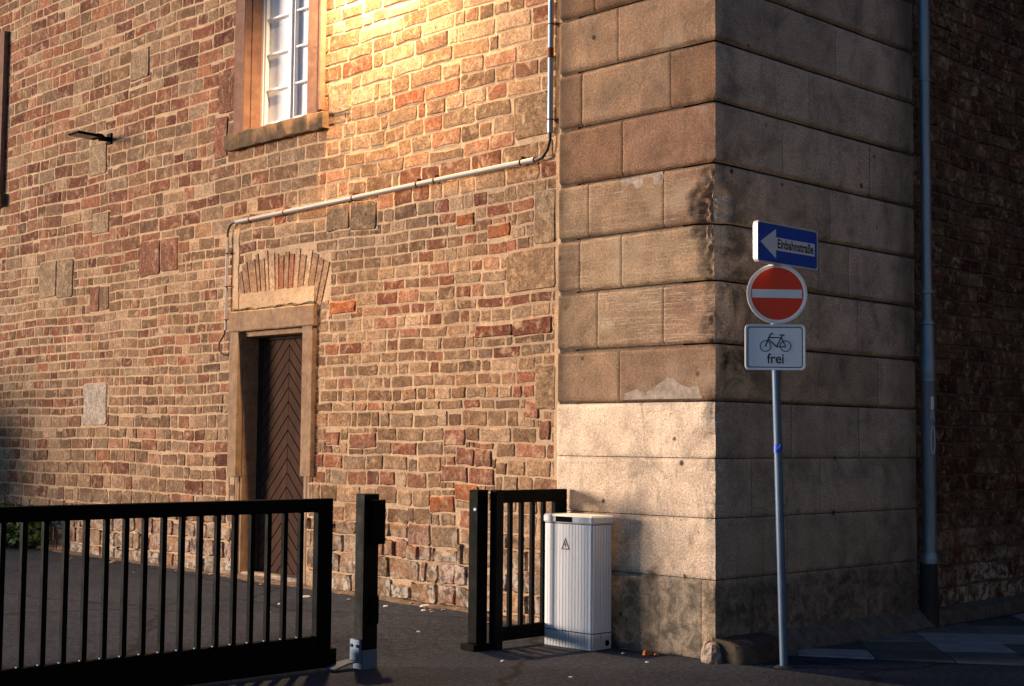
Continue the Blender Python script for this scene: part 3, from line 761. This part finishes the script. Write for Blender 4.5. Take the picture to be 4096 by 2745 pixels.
clips(c2, [(6.461, 3.5, xo), (6.458, 3.15, xo), (6.456, 2.8, xo)], .0155, 'rust', 'v')

# ------------------------------------------------------------------ flood lamp on the wall, and an added one above for the glow
def make_lamp(y, z, label, lens):
    r = empty('wall_flood_lamp', (W, y, z), label, 'lamp')
    mb = MB(); T = Matrix.Translation((W - .19, y, z - .02)) @ Matrix.Rotation(math.radians(1), 4, 'Y')
    mb.box(-.29, .05, -.125, .125, -.014, .014, .007, xf=T); mb.build('lamp_head', 'black', r)
    mb = MB(); mb.box(-.265, -.04, -.10, .10, -.018, -.0142, xf=T); mb.build('lens', lens, r)
    mb = MB()
    for k in range(6): mb.box(-.03 + k * .013, -.025 + k * .013, -.10, .10, .0142, .03, xf=T)
    mb.build('cooling_fin', 'black', r)
    mb = MB(); mb.box(-.13, 0.01, -.022, .022, -.05, .005, .006, xf=Matrix.Translation((W, y, z)))
    mb.tube([(W - .12, y - .04, z - .03), (W - .12, y + .04, z - .03)], .022, 12); mb.build('bracket', 'black', r)
    mb = MB(); mb.box(W - .022, W + .004, y - .05, y + .05, z - .08, z + .05, .004); mb.build('mounting_plate', 'black', r)
    return r
make_lamp(9.06, 5.11, 'flat black LED flood lamp on an arm, left of the tall window', 'lens')
make_lamp(3.98, 6.90, 'added lamp fixture above the top edge, making the golden patch right of the window', 'addedlens')  # fixture added to carry the warm spot, unseen above the frame

# ------------------------------------------------------------------ downpipe
dp = empty('downpipe', (2.88, -.06, .5), 'tall blue grey zinc downpipe between the pier and the side wall', 'downpipe')
px_, py_ = 2.885, -.065
MB().tube([(px_ - .01, py_, 4.72), (px_ - .01, py_, 8.0)], .05, 24).build('upper_pipe', 'zinc', dp, smooth=True)
MB().tube([(px_, py_, 2.6), (px_ - .005, py_, 4.75)], .045, 24).build('middle_pipe', 'zinc', dp, smooth=True)
MB().tube([(px_, py_, 4.715), (px_, py_, 4.735)], .053, 24).build('joint_ring', 'zinc', dp, smooth=True)
MB().tube([(px_, py_, 4.56), (px_, py_, 4.575)], .0485, 24).build('joint_ring', 'zinc', dp, smooth=True)
mb = MB(); mb.tube([(px_, py_, .60), (px_, py_, 2.1), (px_, py_, 2.11), (px_, py_, 2.30), (px_, py_, 2.31), (px_, py_, 2.585), (px_, py_, 2.59), (px_, py_, 2.62)], [.060, .060, .064, .064, .058, .058, .066, .066], 28)
mb.build('standpipe', 'zinc', dp, smooth=True)
for z in (2.86, 2.10): MB().tube([(px_, py_, z), (px_, py_, z + .03)], .062 if z > 2.5 else .068, 24).build('pipe_clamp', 'zinc', dp, smooth=True)
MB().tube([(px_, py_, .55), (px_, py_, .60), (px_, py_, .64)], [.075, .078, .066], 24).build('foot_collar', 'zinc', dp, smooth=True)
MB().tube([(px_, py_ + .01, -.05), (px_, py_ + .01, .3), (px_, py_ + .01, .56)], [.085, .08, .072], 20).build('foot_pipe', 'castiron', dp, smooth=True)
def on_pipe(pts, r0, zc):      # scribbles that follow the pipe's round face
    return [(px_ + r0 * math.sin(a) * 1.0, py_ - r0 * math.cos(a), z) for a, z in pts]
mb = MB(); a0 = -.75
mb.tube(on_pipe([(a0 + .35 * math.cos(t) + .35, 1.60 + .12 * math.sin(t)) for t in [i * .42 for i in range(16)]], .062, 0), .003, 5)
mb.tube(on_pipe([(a0 + .05, 1.78), (a0 + .3, 1.85), (a0 + .6, 1.77)], .062, 0), .003, 5)
mb.build('scrawled_mark', 'signwhite', dp)
mb = MB(); poly = []
for i in range(7):
    a = a0 + .05 + i * .09; p, q = on_pipe([(a, 1.86), (a, 1.97)], .0615, 0); mb.v += [p, q]
for i in range(6): mb.face([2 * i, 2 * i + 1, 2 * i + 3, 2 * i + 2])
mb.build('torn_sticker', 'signgrey', dp)
MB().tube([(px_ - .02, py_ - .05, 2.77), (px_ + .10, py_ - .06, 2.74), (px_ + .24, py_ - .05, 2.69)], .0022, 5).build('loose_wire', 'galv', dp)

# ------------------------------------------------------------------ sign post
base = Vector((.149, -.48, 0)); lean = Vector((-.0172, .0169, 1))
nrm = Vector((-.701, -.713, 0)); lat = Vector((.713, -.701, 0))
SP = empty('traffic_sign_post', base, 'slim galvanised post in the pavement carrying three traffic signs', 'traffic sign')
MB().tube([base - lean * .05, base + lean * 3.07], .029, 24).build('pole', 'galv', SP, smooth=True)
MB().tube([base + Vector((0, 0, -.01)), base + Vector((0, 0, .012))], [.085, .05], 14).build('base_collar', 'darkstone', SP, smooth=True)
mb = MB(); q = base + lean * 1.52
mb.tube([q - Vector((0, 0, .03)), q + Vector((0, 0, .03))], .0315, 16); mb.tube([q + nrm * .03, q + nrm * .045 + lat * .012 + Vector((0, 0, .03))], .006, 6); mb.tube([q + nrm * .032, q + nrm * .04 + lat * -.02 + Vector((0, 0, -.02))], .005, 6)
mb.build('blue_tie', 'blue', SP)
def cap_ring(r=.03):
    return
def plane_fn(center, U, Nn, back=0):
    return lambda u, v, d: center + U * u + Vector((0, 0, 1)) * v + Nn * d
def rrect(w, h, r, n=6):
    out = []
    for cx_, cy_, a in ((w / 2 - r, h / 2 - r, 0), (-w / 2 + r, h / 2 - r, 90), (-w / 2 + r, -h / 2 + r, 180), (w / 2 - r, -h / 2 + r, 270)):
        for i in range(n + 1):
            t = math.radians(a + 90 * i / n); out.append((cx_ + r * math.cos(t), cy_ + r * math.sin(t)))
    return out
def circ(r, n=64, cx_=0, cy_=0): return [(cx_ + r * math.cos(2 * math.pi * i / n), cy_ + r * math.sin(2 * math.pi * i / n)) for i in range(n)]
def frame_ring(mb, outer, inner, fn, d0, d1):
    n = len(outer); o = len(mb.v)
    for ring, d in ((outer, d0), (outer, d1), (inner, d1), (inner, d0)): mb.v += [tuple(fn(u, v, d)) for u, v in ring]
    for s_ in range(4):
        for i in range(n):
            a, b_ = o + s_ * n + i, o + s_ * n + (i + 1) % n; c_, e_ = o + ((s_ + 1) % 4) * n + i, o + ((s_ + 1) % 4) * n + (i + 1) % n
            mb.face([a, b_, e_, c_])
def text_part(name, s, size, fn, parent, mat, xs=1.0, at=(0, 0), d=.004, weight=.0):
    cu = D.curves.new(name, 'FONT'); cu.body = s; cu.size = size; cu.align_x = 'CENTER'; cu.align_y = 'CENTER'; cu.offset = weight
    ob = D.objects.new('tmp', cu); col.objects.link(ob)
    bpy.context.view_layer.update()
    me = D.meshes.new_from_object(ob.evaluated_get(bpy.context.evaluated_depsgraph_get()))
    D.objects.remove(ob)
    loc = parent_world(parent)
    for v in me.vertices: v.co = fn(v.co.x * xs + at[0], v.co.y + at[1], d) - loc
    me.materials.clear(); me.materials.append(M[mat]); me.name = name
    o = D.objects.new(name, me); col.objects.link(o); o.parent = parent; return o
# no entry disc
ctr = base + lean * 2.612 + nrm * .048 + lat * .015
fn = plane_fn(ctr, (lat + Vector((0, 0, -.008))).normalized(), nrm)
mb = MB(); frame_ring(mb, circ(.213), circ(.199), fn, -.010, .006); mb.prism(circ(.2), fn, -.006, 0)
d1 = mb.build('no_entry_disc', 'alu', SP)
d1['label'] = 'round red no entry sign with a white bar'
mb = MB(); frame_ring(mb, circ(.1985), circ(.186), fn, .0005, .002); mb.build('white_edge', 'signwhite', d1)
mb = MB(); mb.prism(circ(.1858), fn, .0005, .0022); mb.build('red_field', 'red', d1)
mb = MB(); mb.prism([(-.178, -.030), (.176, -.030), (.176, .030), (-.178, .030)], fn, .0023, .0035); mb.build('white_bar', 'signgrey', d1)
# bicycle exemption plate
ctr = base + lean * 2.233 + nrm * .048 - lat * .009
fn = plane_fn(ctr, lat, nrm)
mb = MB(); frame_ring(mb, rrect(.424, .322, .03), rrect(.408, .306, .024), fn, -.010, .006); mb.prism(rrect(.408, .306, .024), fn, -.006, 0)
d2 = mb.build('bicycle_plate', 'signwhite', SP); d2['label'] = 'white plate with a bicycle symbol and the word frei'
mb = MB(); frame_ring(mb, rrect(.390, .288, .02), rrect(.378, .276, .016), fn, .0005, .0015); mb.build('black_border', 'ink', d2)
mb = MB()
def ln(pts, r=.0042):
    for (a, b_) in zip(pts, pts[1:]):
        dx, dy_ = b_[0] - a[0], b_[1] - a[1]; L = math.hypot(dx, dy_); nx, ny = -dy_ / L * r, dx / L * r
        mb.prism([(a[0] + nx, a[1] + ny), (b_[0] + nx, b_[1] + ny), (b_[0] - nx, b_[1] - ny), (a[0] - nx, a[1] - ny)], fn, .0005, .0017)
wl, wr = (-.0685, .008), (.0725, .008)
frame_ring(mb, circ(.0405, 40, *wl), circ(.0345, 40, *wl), fn, .0005, .0015); frame_ring(mb, circ(.0405, 40, *wr), circ(.0345, 40, *wr), fn, .0005, .0015)
ln([(-.070, .004), (-.048, .060), (-.036, .088), (-.027, .096), (-.014, .098)], .0045)
ln([(-.047, .068), (.040, .068)], .0036); ln([(-.050, .058), (.010, 0.003)], .0040); ln([(.009, .002), (.052, .086)], .0040)
ln([(.010, .003), (.075, .003)], .0036); ln([(.043, .069), (.074, .006)], .0034); ln([(.030, .087), (.066, .087)], .0042)
mb.build('bicycle_symbol', 'ink', d2)
text_part('lettering', 'frei', .098, fn, d2, 'ink', .92, (.003, -.083), .0018, .0012)
# one way arrow box sign, parallel to the street
ctr = Vector((.182, -.505, 2.96)); Ux = Vector((1, 0, 0)); Ny = Vector((0, -1, 0))
fn = plane_fn(ctr, Ux, Ny)
mb = MB(); frame_ring(mb, rrect(.742, .292, .03), rrect(.722, .272, .022), fn, -.034, .004); mb.prism(rrect(.722, .272, .022), fn, -.03, 0)
d3 = mb.build('one_way_sign', 'alu', SP); d3['label'] = 'blue sign with a white left arrow reading Einbahnstraße'
mb = MB(); mb.prism(rrect(.716, .266, .02), fn, .0003, .0016); mb.build('blue_field', 'blue', d3)
mb = MB(); mb.prism([(-.335, 0), (-.150, .105), (-.150, .046), (.330, .046), (.330, -.046), (-.150, -.046), (-.150, -.105)], fn, .0017, .0026); mb.build('white_arrow', 'signgrey', d3)
text_part('lettering', 'Einbahnstraße', .092, fn, d3, 'ink', .86, (.090, 0), .0030, .0022)
mb = MB()
mb.box(.055, .14, -.473, -.44, 2.86, 3.05, .003)
mb.build('clamp', 'galv', d3)

# ------------------------------------------------------------------ street cabinet
CX0, CX1, CY0, CY1 = -.285, -.055, .935, 1.437
cb = empty('utility_cabinet', (-.17, 1.186, .02), 'white ribbed plastic utility cabinet with a grimy lid at the foot of the pier', 'cabinet')
def ribbed(mb, x0, x1, y0, y1, z0, z1):
    ring = []
    def edge(a, b, outx, outy, n):
        for i in range(n):
            for t, d in ((.0, 0), (.80, 0), (.84, -.005), (.96, -.005)):
                u = (i + t) / n; ring.append((a[0] + (b[0] - a[0]) * u + outx * d, a[1] + (b[1] - a[1]) * u + outy * d))
    edge((x0, y1 - .01), (x0, y0 + .01), -1, 0, 15); edge((x0 + .01, y0), (x1 - .01, y0), 0, -1, 7)
    edge((x1, y0 + .01), (x1, y1 - .01), 1, 0, 15); edge((x1 - .01, y1), (x0 + .01, y1), 0, 1, 7)
    mb.prism(ring, lambda u, v, d: (u, v, d), z0, z1)
mb = MB(); ribbed(mb, CX0, CX1, CY0, CY1, .125, .929); mb.build('body', 'white_plastic', cb)
mb = MB(); ribbed(mb, CX0, CX1, CY0, CY1, -.03, .118); mb.build('plinth', 'white_plastic', cb)
mb = MB(); mb.box(CX0 + .006, CX1 - .006, CY0 + .006, CY1 - .006, .0, .94); mb.build('seam', 'sticker', cb)
mb = MB(); mb.box(CX0 - .010, CX1 + .01, CY0 - .010, CY1 + .010, .934, 1.0, .013); mb.build('lid', 'lidgrime', cb)
mb = MB(); mb.box(CX0 - .0145, CX0 - .006, 1.135, 1.305, .946, .985); mb.build('name_plate', 'sticker', cb)
mb = MB(); fnc = lambda u, v, d: (CX0 - d, u, v)
t0, t1 = [(1.165, .735), (1.255, .735), (1.21, .825)], [(1.180, .743), (1.240, .743), (1.21, .805)]
frame_ring(mb, t0, t1, lambda u, v, d: Vector(fnc(u, v, d)), -.001, .0025)
for a in ([(1.214, .790), (1.202, .768), (1.210, .768), (1.206, .750), (1.222, .774), (1.213, .774)],): mb.prism(a, fnc, -.001, .0025)
mb.build('warning_triangle', 'warn', cb)
mb = MB(); mb.tube([(CX0 + .17, CY0 - .004, .045), (CX0 + .17, CY0 + .01, .045)], .022, 16); mb.build('cable_hole', 'sticker', cb)

# ------------------------------------------------------------------ sliding gate
GY = 1.50
gt = empty('sliding_gate', (-4.2, GY, .015), 'black steel sliding gate of upright bars crossing the left foreground', 'gate')
GX0, GX1 = -8.2, -2.286
mb = MB(); mb.box(GX0, GX1, GY, GY + .06, 1.065, 1.156, .004); mb.build('top_rail', 'black', gt)
mb = MB(); mb.box(GX0, GX1 - .10, GY, GY + .06, .145, .235, .004); mb.build('lower_rail', 'black', gt)
mb = MB(); mb.box(GX1 - .125, GX1, GY, GY + .06, .1455, 1.0645, .004); mb.build('end_post', 'black', gt)
mb = MB(); mb.box(GX0, GX1 + .035, GY - .02, GY + .085, .02, .1445, .006); mb.box(GX0, GX1 + .02, GY - .028, GY - .0205, .095, .125, .002); mb.build('floor_beam', 'black', gt)
x = GX1 - .125 - .125; first = None
while x > GX0 + .1:
    if first is None:
        mb = MB(); mb.box(x - .016, x + .016, GY + .012, GY + .048, .2352, 1.0648, .002); first = mb.build('baluster', 'black', gt); fx = x
        mb = MB(); mb.box(x - .030, x - .017, GY + .008, GY + .030, .2352, .243, .001); fw_ = mb.build('weld_spot', 'galv', first)
    else:
        c = first.copy(); col.objects.link(c); c.location.x = x - fx; c.parent = gt
        w2 = fw_.copy(); col.objects.link(w2); w2.parent = c
    x -= .1307
# latch post of the gate
gp = empty('gate_latch_post', (-2.05, 1.43, 0), 'lone black square gate post with a steel floor catch at its foot', 'gate post')
PX0, PX1, PY0, PY1 = -2.115, -1.985, 1.375, 1.475
mb = MB(); mb.box(PX0, PX1, PY0, PY1, .125, 1.185, .005); mb.build('post', 'blackbrown', gp)
mb = MB(); mb.box(PX0 - .001, PX1 + .001, PY0 - .001, PY1 + .001, -.04, .1245, .003); mb.build('bare_steel_foot', 'galv', gp)
mb = MB(); mb.box(PX0 + .045, PX1 + .035, PY0 - .03, PY0 - .001, .84, 1.145, .006); mb.build('lock_box', 'black', gp)
mb = MB(); mb.box(PX0 + .055, PX1 - .012, PY0 - .03, PY0 - .001, .30, .49, .006); mb.tube([(PX0 + .085, PY0 - .03, .35), (PX0 + .085, PY0 - .038, .36), (PX0 + .09, PY0 - .034, .40)], .005, 6); mb.build('key_switch', 'black', gp)
mb = MB(); mb.box(PX0 - .024, PX0 - .002, PY0 + .005, PY1 + .010, .045, .20, .003)
pr = [(-.024, .045), (-.06, .047), (-.12, .040), (-.19, .022), (-.235, .010)]
o = len(mb.v)
for dx, z in pr: mb.v += [(PX0 + dx, PY0 + .002, z), (PX0 + dx, PY1 + .012, z), (PX0 + dx, PY1 + .012, z + .012), (PX0 + dx, PY0 + .002, z + .012)]
for i in range(len(pr) - 1):
    for k in range(4): a, b_ = o + i * 4 + k, o + i * 4 + (k + 1) % 4; mb.face([a, b_, b_ + 4, a + 4])
e = o + 4 * (len(pr) - 1); mb.face([e, e + 1, e + 2, e + 3])
fc = mb.build('floor_catch', 'galv', gp)
mb = MB()
for yy in (PY0 + .025, PY1 - .012): mb.tube([(PX0 - .034, yy, .155), (PX0 - .022, yy, .155)], .011, 10)
mb.build('bolt', 'castiron', fc)
# guide posts and fixed panel
g1 = empty('guide_post', (-.87, 1.5, 0), 'black square guide post standing just left of the short fixed panel', 'post')
mb = MB(); mb.box(-.935, -.825, 1.50, 1.60, .05, 1.19, .005); mb.build('post', 'black', g1)
mb = MB(); mb.box(-.99, -.80, 1.47, 1.62, .0, .049, .004); mb.build('foot_plate', 'black', g1)
mb = MB(); mb.tube([(-.937, 1.52, 1.045), (-.953, 1.515, 1.045)], .012, 10); mb.build('reflector_stud', 'signwhite', g1)
fp = empty('fence_panel', (-.4, 1.5, 0), 'short fixed black railing panel between the guide post and the pier', 'fence')
mb = MB(); mb.box(-.822, -.738, 1.42, 1.49, -.02, 1.19, .005); mb.build('post', 'blackbrown', fp)
mb = MB(); mb.box(-.7375, -.030, 1.435, 1.48, 1.09, 1.186, .004); mb.build('top_rail', 'black', fp)
mb = MB(); mb.box(-.7375, -.1655, 1.435, 1.48, .06, .165, .004); mb.build('bottom_rail', 'black', fp)
mb = MB(); mb.box(-.165, -.030, 1.435, 1.48, .06, 1.0895, .004); mb.build('end_post', 'black', fp)
for i, x in enumerate((-.655, -.536, -.415, -.295)):
    mb = MB(); mb.box(x - .0, x + .034, 1.442, 1.473, .1652, 1.0898, .002); mb.build('baluster', 'black', fp)
# ------------------------------------------------------------------ small litter
def blob(mb, c, r, sx=1, sy=1, sz=.5, seed=0):
    o = len(mb.v); n = 7
    for j in range(4):
        for k in range(n):
            a = 2 * math.pi * k / n; ph = math.pi / 2 * j / 4 - .2; q = r * math.cos(ph) * (1 + .4 * nz(k * 1.3, j, seed))
            mb.v.append((c[0] + q * sx * math.cos(a), c[1] + q * sy * math.sin(a), c[2] + r * sz * math.sin(ph)))
    for j in range(3):
        for k in range(n): a, b_ = o + j * n + k, o + j * n + (k + 1) % n; mb.face([a, b_, b_ + n, a + n])
    mb.face([o + 3 * n + k for k in range(n)])
PEB = [(.05, 3.20, .03, 2.2), (-.15, 3.0, .022, 1), (-.22, 3.42, .02, 1.3), (-1.25, 3.7, .018, 1), (-.9, 2.2, .016, 1), (-1.3, .2, .014, 1), (-.4, .3, .013, 1), (.05, .80, .016, 1.4), (-.85, 4.1, .02, 1.2), (-.35, 4.4, .03, 1.6), (-.2, .7, .012, 1), (-1.15, 1.0, .015, 1)]
for i, (x, y, r, s_) in enumerate(PEB):
    mb = MB(); blob(mb, (x, y, gh(x, y) + .002), r, s_, 1, .5, i); o = mb.build('stone_chip', 'chip')
    tag(o, 'tiny pale stone chip lying loose on the dark asphalt', 'stone chip', 'pale stone chips scattered on the asphalt')
mb = MB(); blob(mb, (-.13, .53, gh(-.13, .53) + .01), .035, 1.2, .8, 1.0, 3); blob(mb, (-.12, .45, gh(0, .5) + .01), .018, 1.2, .8, .8, 5)
tag(mb.build('crumpled_leaf', 'leaflit'), 'crumpled orange dry leaf at the foot of the pier', 'leaf')

rc = random.Random(5)
for i in range(34):
    y = rc.uniform(1.7, 9.5); x = W - .06 - abs(rc.gauss(0, .22)); r_ = rc.uniform(.008, .022)
    mb = MB(); blob(mb, (x, y, gh(x, y) + .008), r_, rc.uniform(.8, 1.8), 1, .6, i + 40); o = mb.build('mortar_crumb', 'plinth')
    tag(o, 'small sandy mortar crumb fallen along the foot of the brick wall', 'mortar crumb', 'mortar crumbs along the foot of the brick wall')
mb = MB(); ys = rng(1.6, 14, 260)
for i, y in enumerate(ys):
    w_ = .10 + .07 * nz(y * 1.3, 2) + .05 * nz(y * 6, 4); h_ = .028 + .02 * nz(y * 2.3, 7) + .01 * nz(y * 11, 1)
    for f, hh in ((0, 1), (.4, .55), (.75, .2), (1, -.15)):
        x = W + .01 - f * max(w_, .03); mb.v.append((x, y, gh(x, y) + h_ * hh + .002))
for i in range(len(ys) - 1):
    for k in range(3): a = i * 4 + k; mb.face([a, a + 1, a + 5, a + 4])
tag(mb.build('sandy_dirt', 'dirt'), 'sandy dirt gathered along the foot of the brick wall', kind='structure')

# ------------------------------------------------------------------ plants
def bush(name, c, rx, ry, rz, n, leaf, label, seed=1, z0=0.):
    rnd = random.Random(seed); r = empty(name, c, label, 'shrub')
    mb = MB()
    for i in range(n):
        th = rnd.uniform(0, 2 * math.pi); ph = math.acos(rnd.uniform(-1, 1)); q = rnd.random() ** .4
        lump = 1 + .3 * nz(math.cos(th) * 2, math.sin(th) * 2, ph + seed)
        p = Vector((c[0] + rx * q * lump * math.sin(ph) * math.cos(th), c[1] + ry * q * lump * math.sin(ph) * math.sin(th), c[2] + z0 + rz * (1 + q * lump * math.cos(ph))))
        if p.x > W - .02 and p.y > 1: p.x = W - .02 - rnd.random() * .05
        a = Vector((rnd.gauss(0, 1), rnd.gauss(0, 1), rnd.gauss(0, 1))).normalized(); b_ = a.cross(Vector((rnd.gauss(0, 1), rnd.gauss(0, 1), .3))).normalized()
        l = leaf * rnd.uniform(.6, 1.3)
        mb.add([p - a * l, p + b_ * l * .45, p + a * l, p - b_ * l * .45], [(0, 1, 2, 3)])
    mb.build('foliage', 'leaf', r)
    mb = MB()
    for i in range(9):
        e = Vector((c[0] + rnd.uniform(-.5, .5) * rx, c[1] + rnd.uniform(-.6, .6) * ry, c[2] + z0 + rz * rnd.uniform(.8, 1.6)))
        mb.tube([c, (Vector(c) + e) / 2 + Vector((rnd.uniform(-.05, .05), rnd.uniform(-.05, .05), 0)), e], [.02 * rz + .006, .012 * rz + .004, .004], 6)
    mb.build('stem', 'twig', r); return r
bush('wall_shrub', Vector((-.1, 10.75, gh(0, 10.7))), .32, .75, .26, 1500, .05, 'low dark green shrub growing against the wall base behind the gate', 4)
bush('shadow_caster_bush', Vector((-3.3, 15.5, gh(0, 14))), .9, 1.3, 1.3, 9000, .07, 'unseen bush beyond the left edge, added to shade the lower left wall', 6)  # bush added out of view to cast soft shade on the wall

# ------------------------------------------------------------------ house across the side street (behind the viewpoint, shades the street)
hb = empty('opposite_house', (4, -10, 0), 'plain rendered house across the side street', 'building')
mb = MB(); mb.box(-6, 30, -16, -9.2, -.3, 8.5); mb.build('house_wall', 'stucco', hb)
mb = MB(); mb.prism([(-16.3, 8.501), (-8.9, 8.501), (-12.6, 11)], lambda u, v, d: (d, u, v), -6.3, 30.3); mb.build('roof', 'darkstone', hb)
mb = MB()
for k in range(9):
    for zz in (1.0, 4.0, 6.8): mb.box(0 + k * 3, 1.1 + k * 3, -9.21, -9.18, zz, zz + 1.6)
tag(mb.build('window', 'sticker', hb), kind='stuff')

eb = empty('added_shading_house', (8, -5, 0), 'unseen dark house added on the right to shade the side street', 'building')  # house added out of view to darken the far side wall
mb = MB(); mb.box(7.2, 16, -9.15, -.05, -.3, 11); mb.build('house_wall', 'darkstone', eb)
mb = MB()
for yy in (-7.6, -4.6, -2.0):
    for zz in (1.0, 4.0, 7.0): mb.box(7.17, 7.21, yy - .5, yy + .5, zz, zz + 1.6)
tag(mb.build('window', 'sticker', eb), kind='stuff')
mb = MB(); mb.prism([(-9.3, 11.001), (.1, 11.001), (-4.6, 13.5)], lambda u, v, d: (d, u, v), 7.0, 16.2); mb.build('roof', 'darkstone', eb)

# ------------------------------------------------------------------ light, sky, camera
sun_to = Vector((1, -1.08, -.13)).normalized()            # direction the light travels
L = D.lights.new('sun', 'SUN'); L.energy = 5; L.angle = math.radians(18); L.color = (1, .81, .65)
lo = D.objects.new('sun', L); col.objects.link(lo); lo.rotation_euler = sun_to.to_track_quat('-Z', 'Y').to_euler(); lo.location = (-8, 8, 6)
sp = D.lights.new('added_glow_spot', 'SPOT'); sp.energy = 2000; sp.color = (1, .64, .32); sp.spot_size = math.radians(150); sp.spot_blend = 1; sp.shadow_soft_size = .10  # warm spot added for the glow beside the window, its source unseen
so = D.objects.new('added_glow_spot', sp); col.objects.link(so); so.location = (-.24, 3.98, 6.82)
so.rotation_euler = Vector((.25, 0, -1)).to_track_quat('-Z', 'Y').to_euler()
wd = D.worlds.new('World'); scene.world = wd; wd.use_nodes = True
nt = wd.node_tree; bg = nt.nodes['Background']
sky = nt.nodes.new('ShaderNodeTexSky'); sky.sky_type = 'NISHITA'; sky.sun_disc = False; sky.ozone_density = 4.5; sky.dust_density = 0
frm = -sun_to
sky.sun_elevation = math.asin(frm.z); sky.sun_rotation = math.atan2(frm.x, frm.y)
nt.links.new(sky.outputs[0], bg.inputs[0]); bg.inputs[1].default_value = .15
cam = D.cameras.new('camera'); co = D.objects.new('camera', cam); col.objects.link(co); scene.camera = co
R = Matrix(((.713, .054, .699), (-.701, .042, .711), (.009, -.998, .068)))   # columns: right, down, forward
rt, dn, fd = (Vector(R.col[i]).normalized() for i in range(3))
rt = dn.cross(fd).normalized(); dn = fd.cross(rt)
co.matrix_world = Matrix(((rt.x, -dn.x, -fd.x, -8.406), (rt.y, -dn.y, -fd.y, -6.447), (rt.z, -dn.z, -fd.z, 1.55), (0, 0, 0, 1)))
cam.sensor_width = 36; cam.lens = 51.03; cam.clip_end = 1000; cam.clip_start = .1
vs = scene.view_settings; vs.view_transform = 'Standard'; vs.look = 'None'; vs.exposure = .48; vs.gamma = 1; vs.use_curve_mapping = False
scene.render.resolution_x = 1024; scene.render.resolution_y = 686
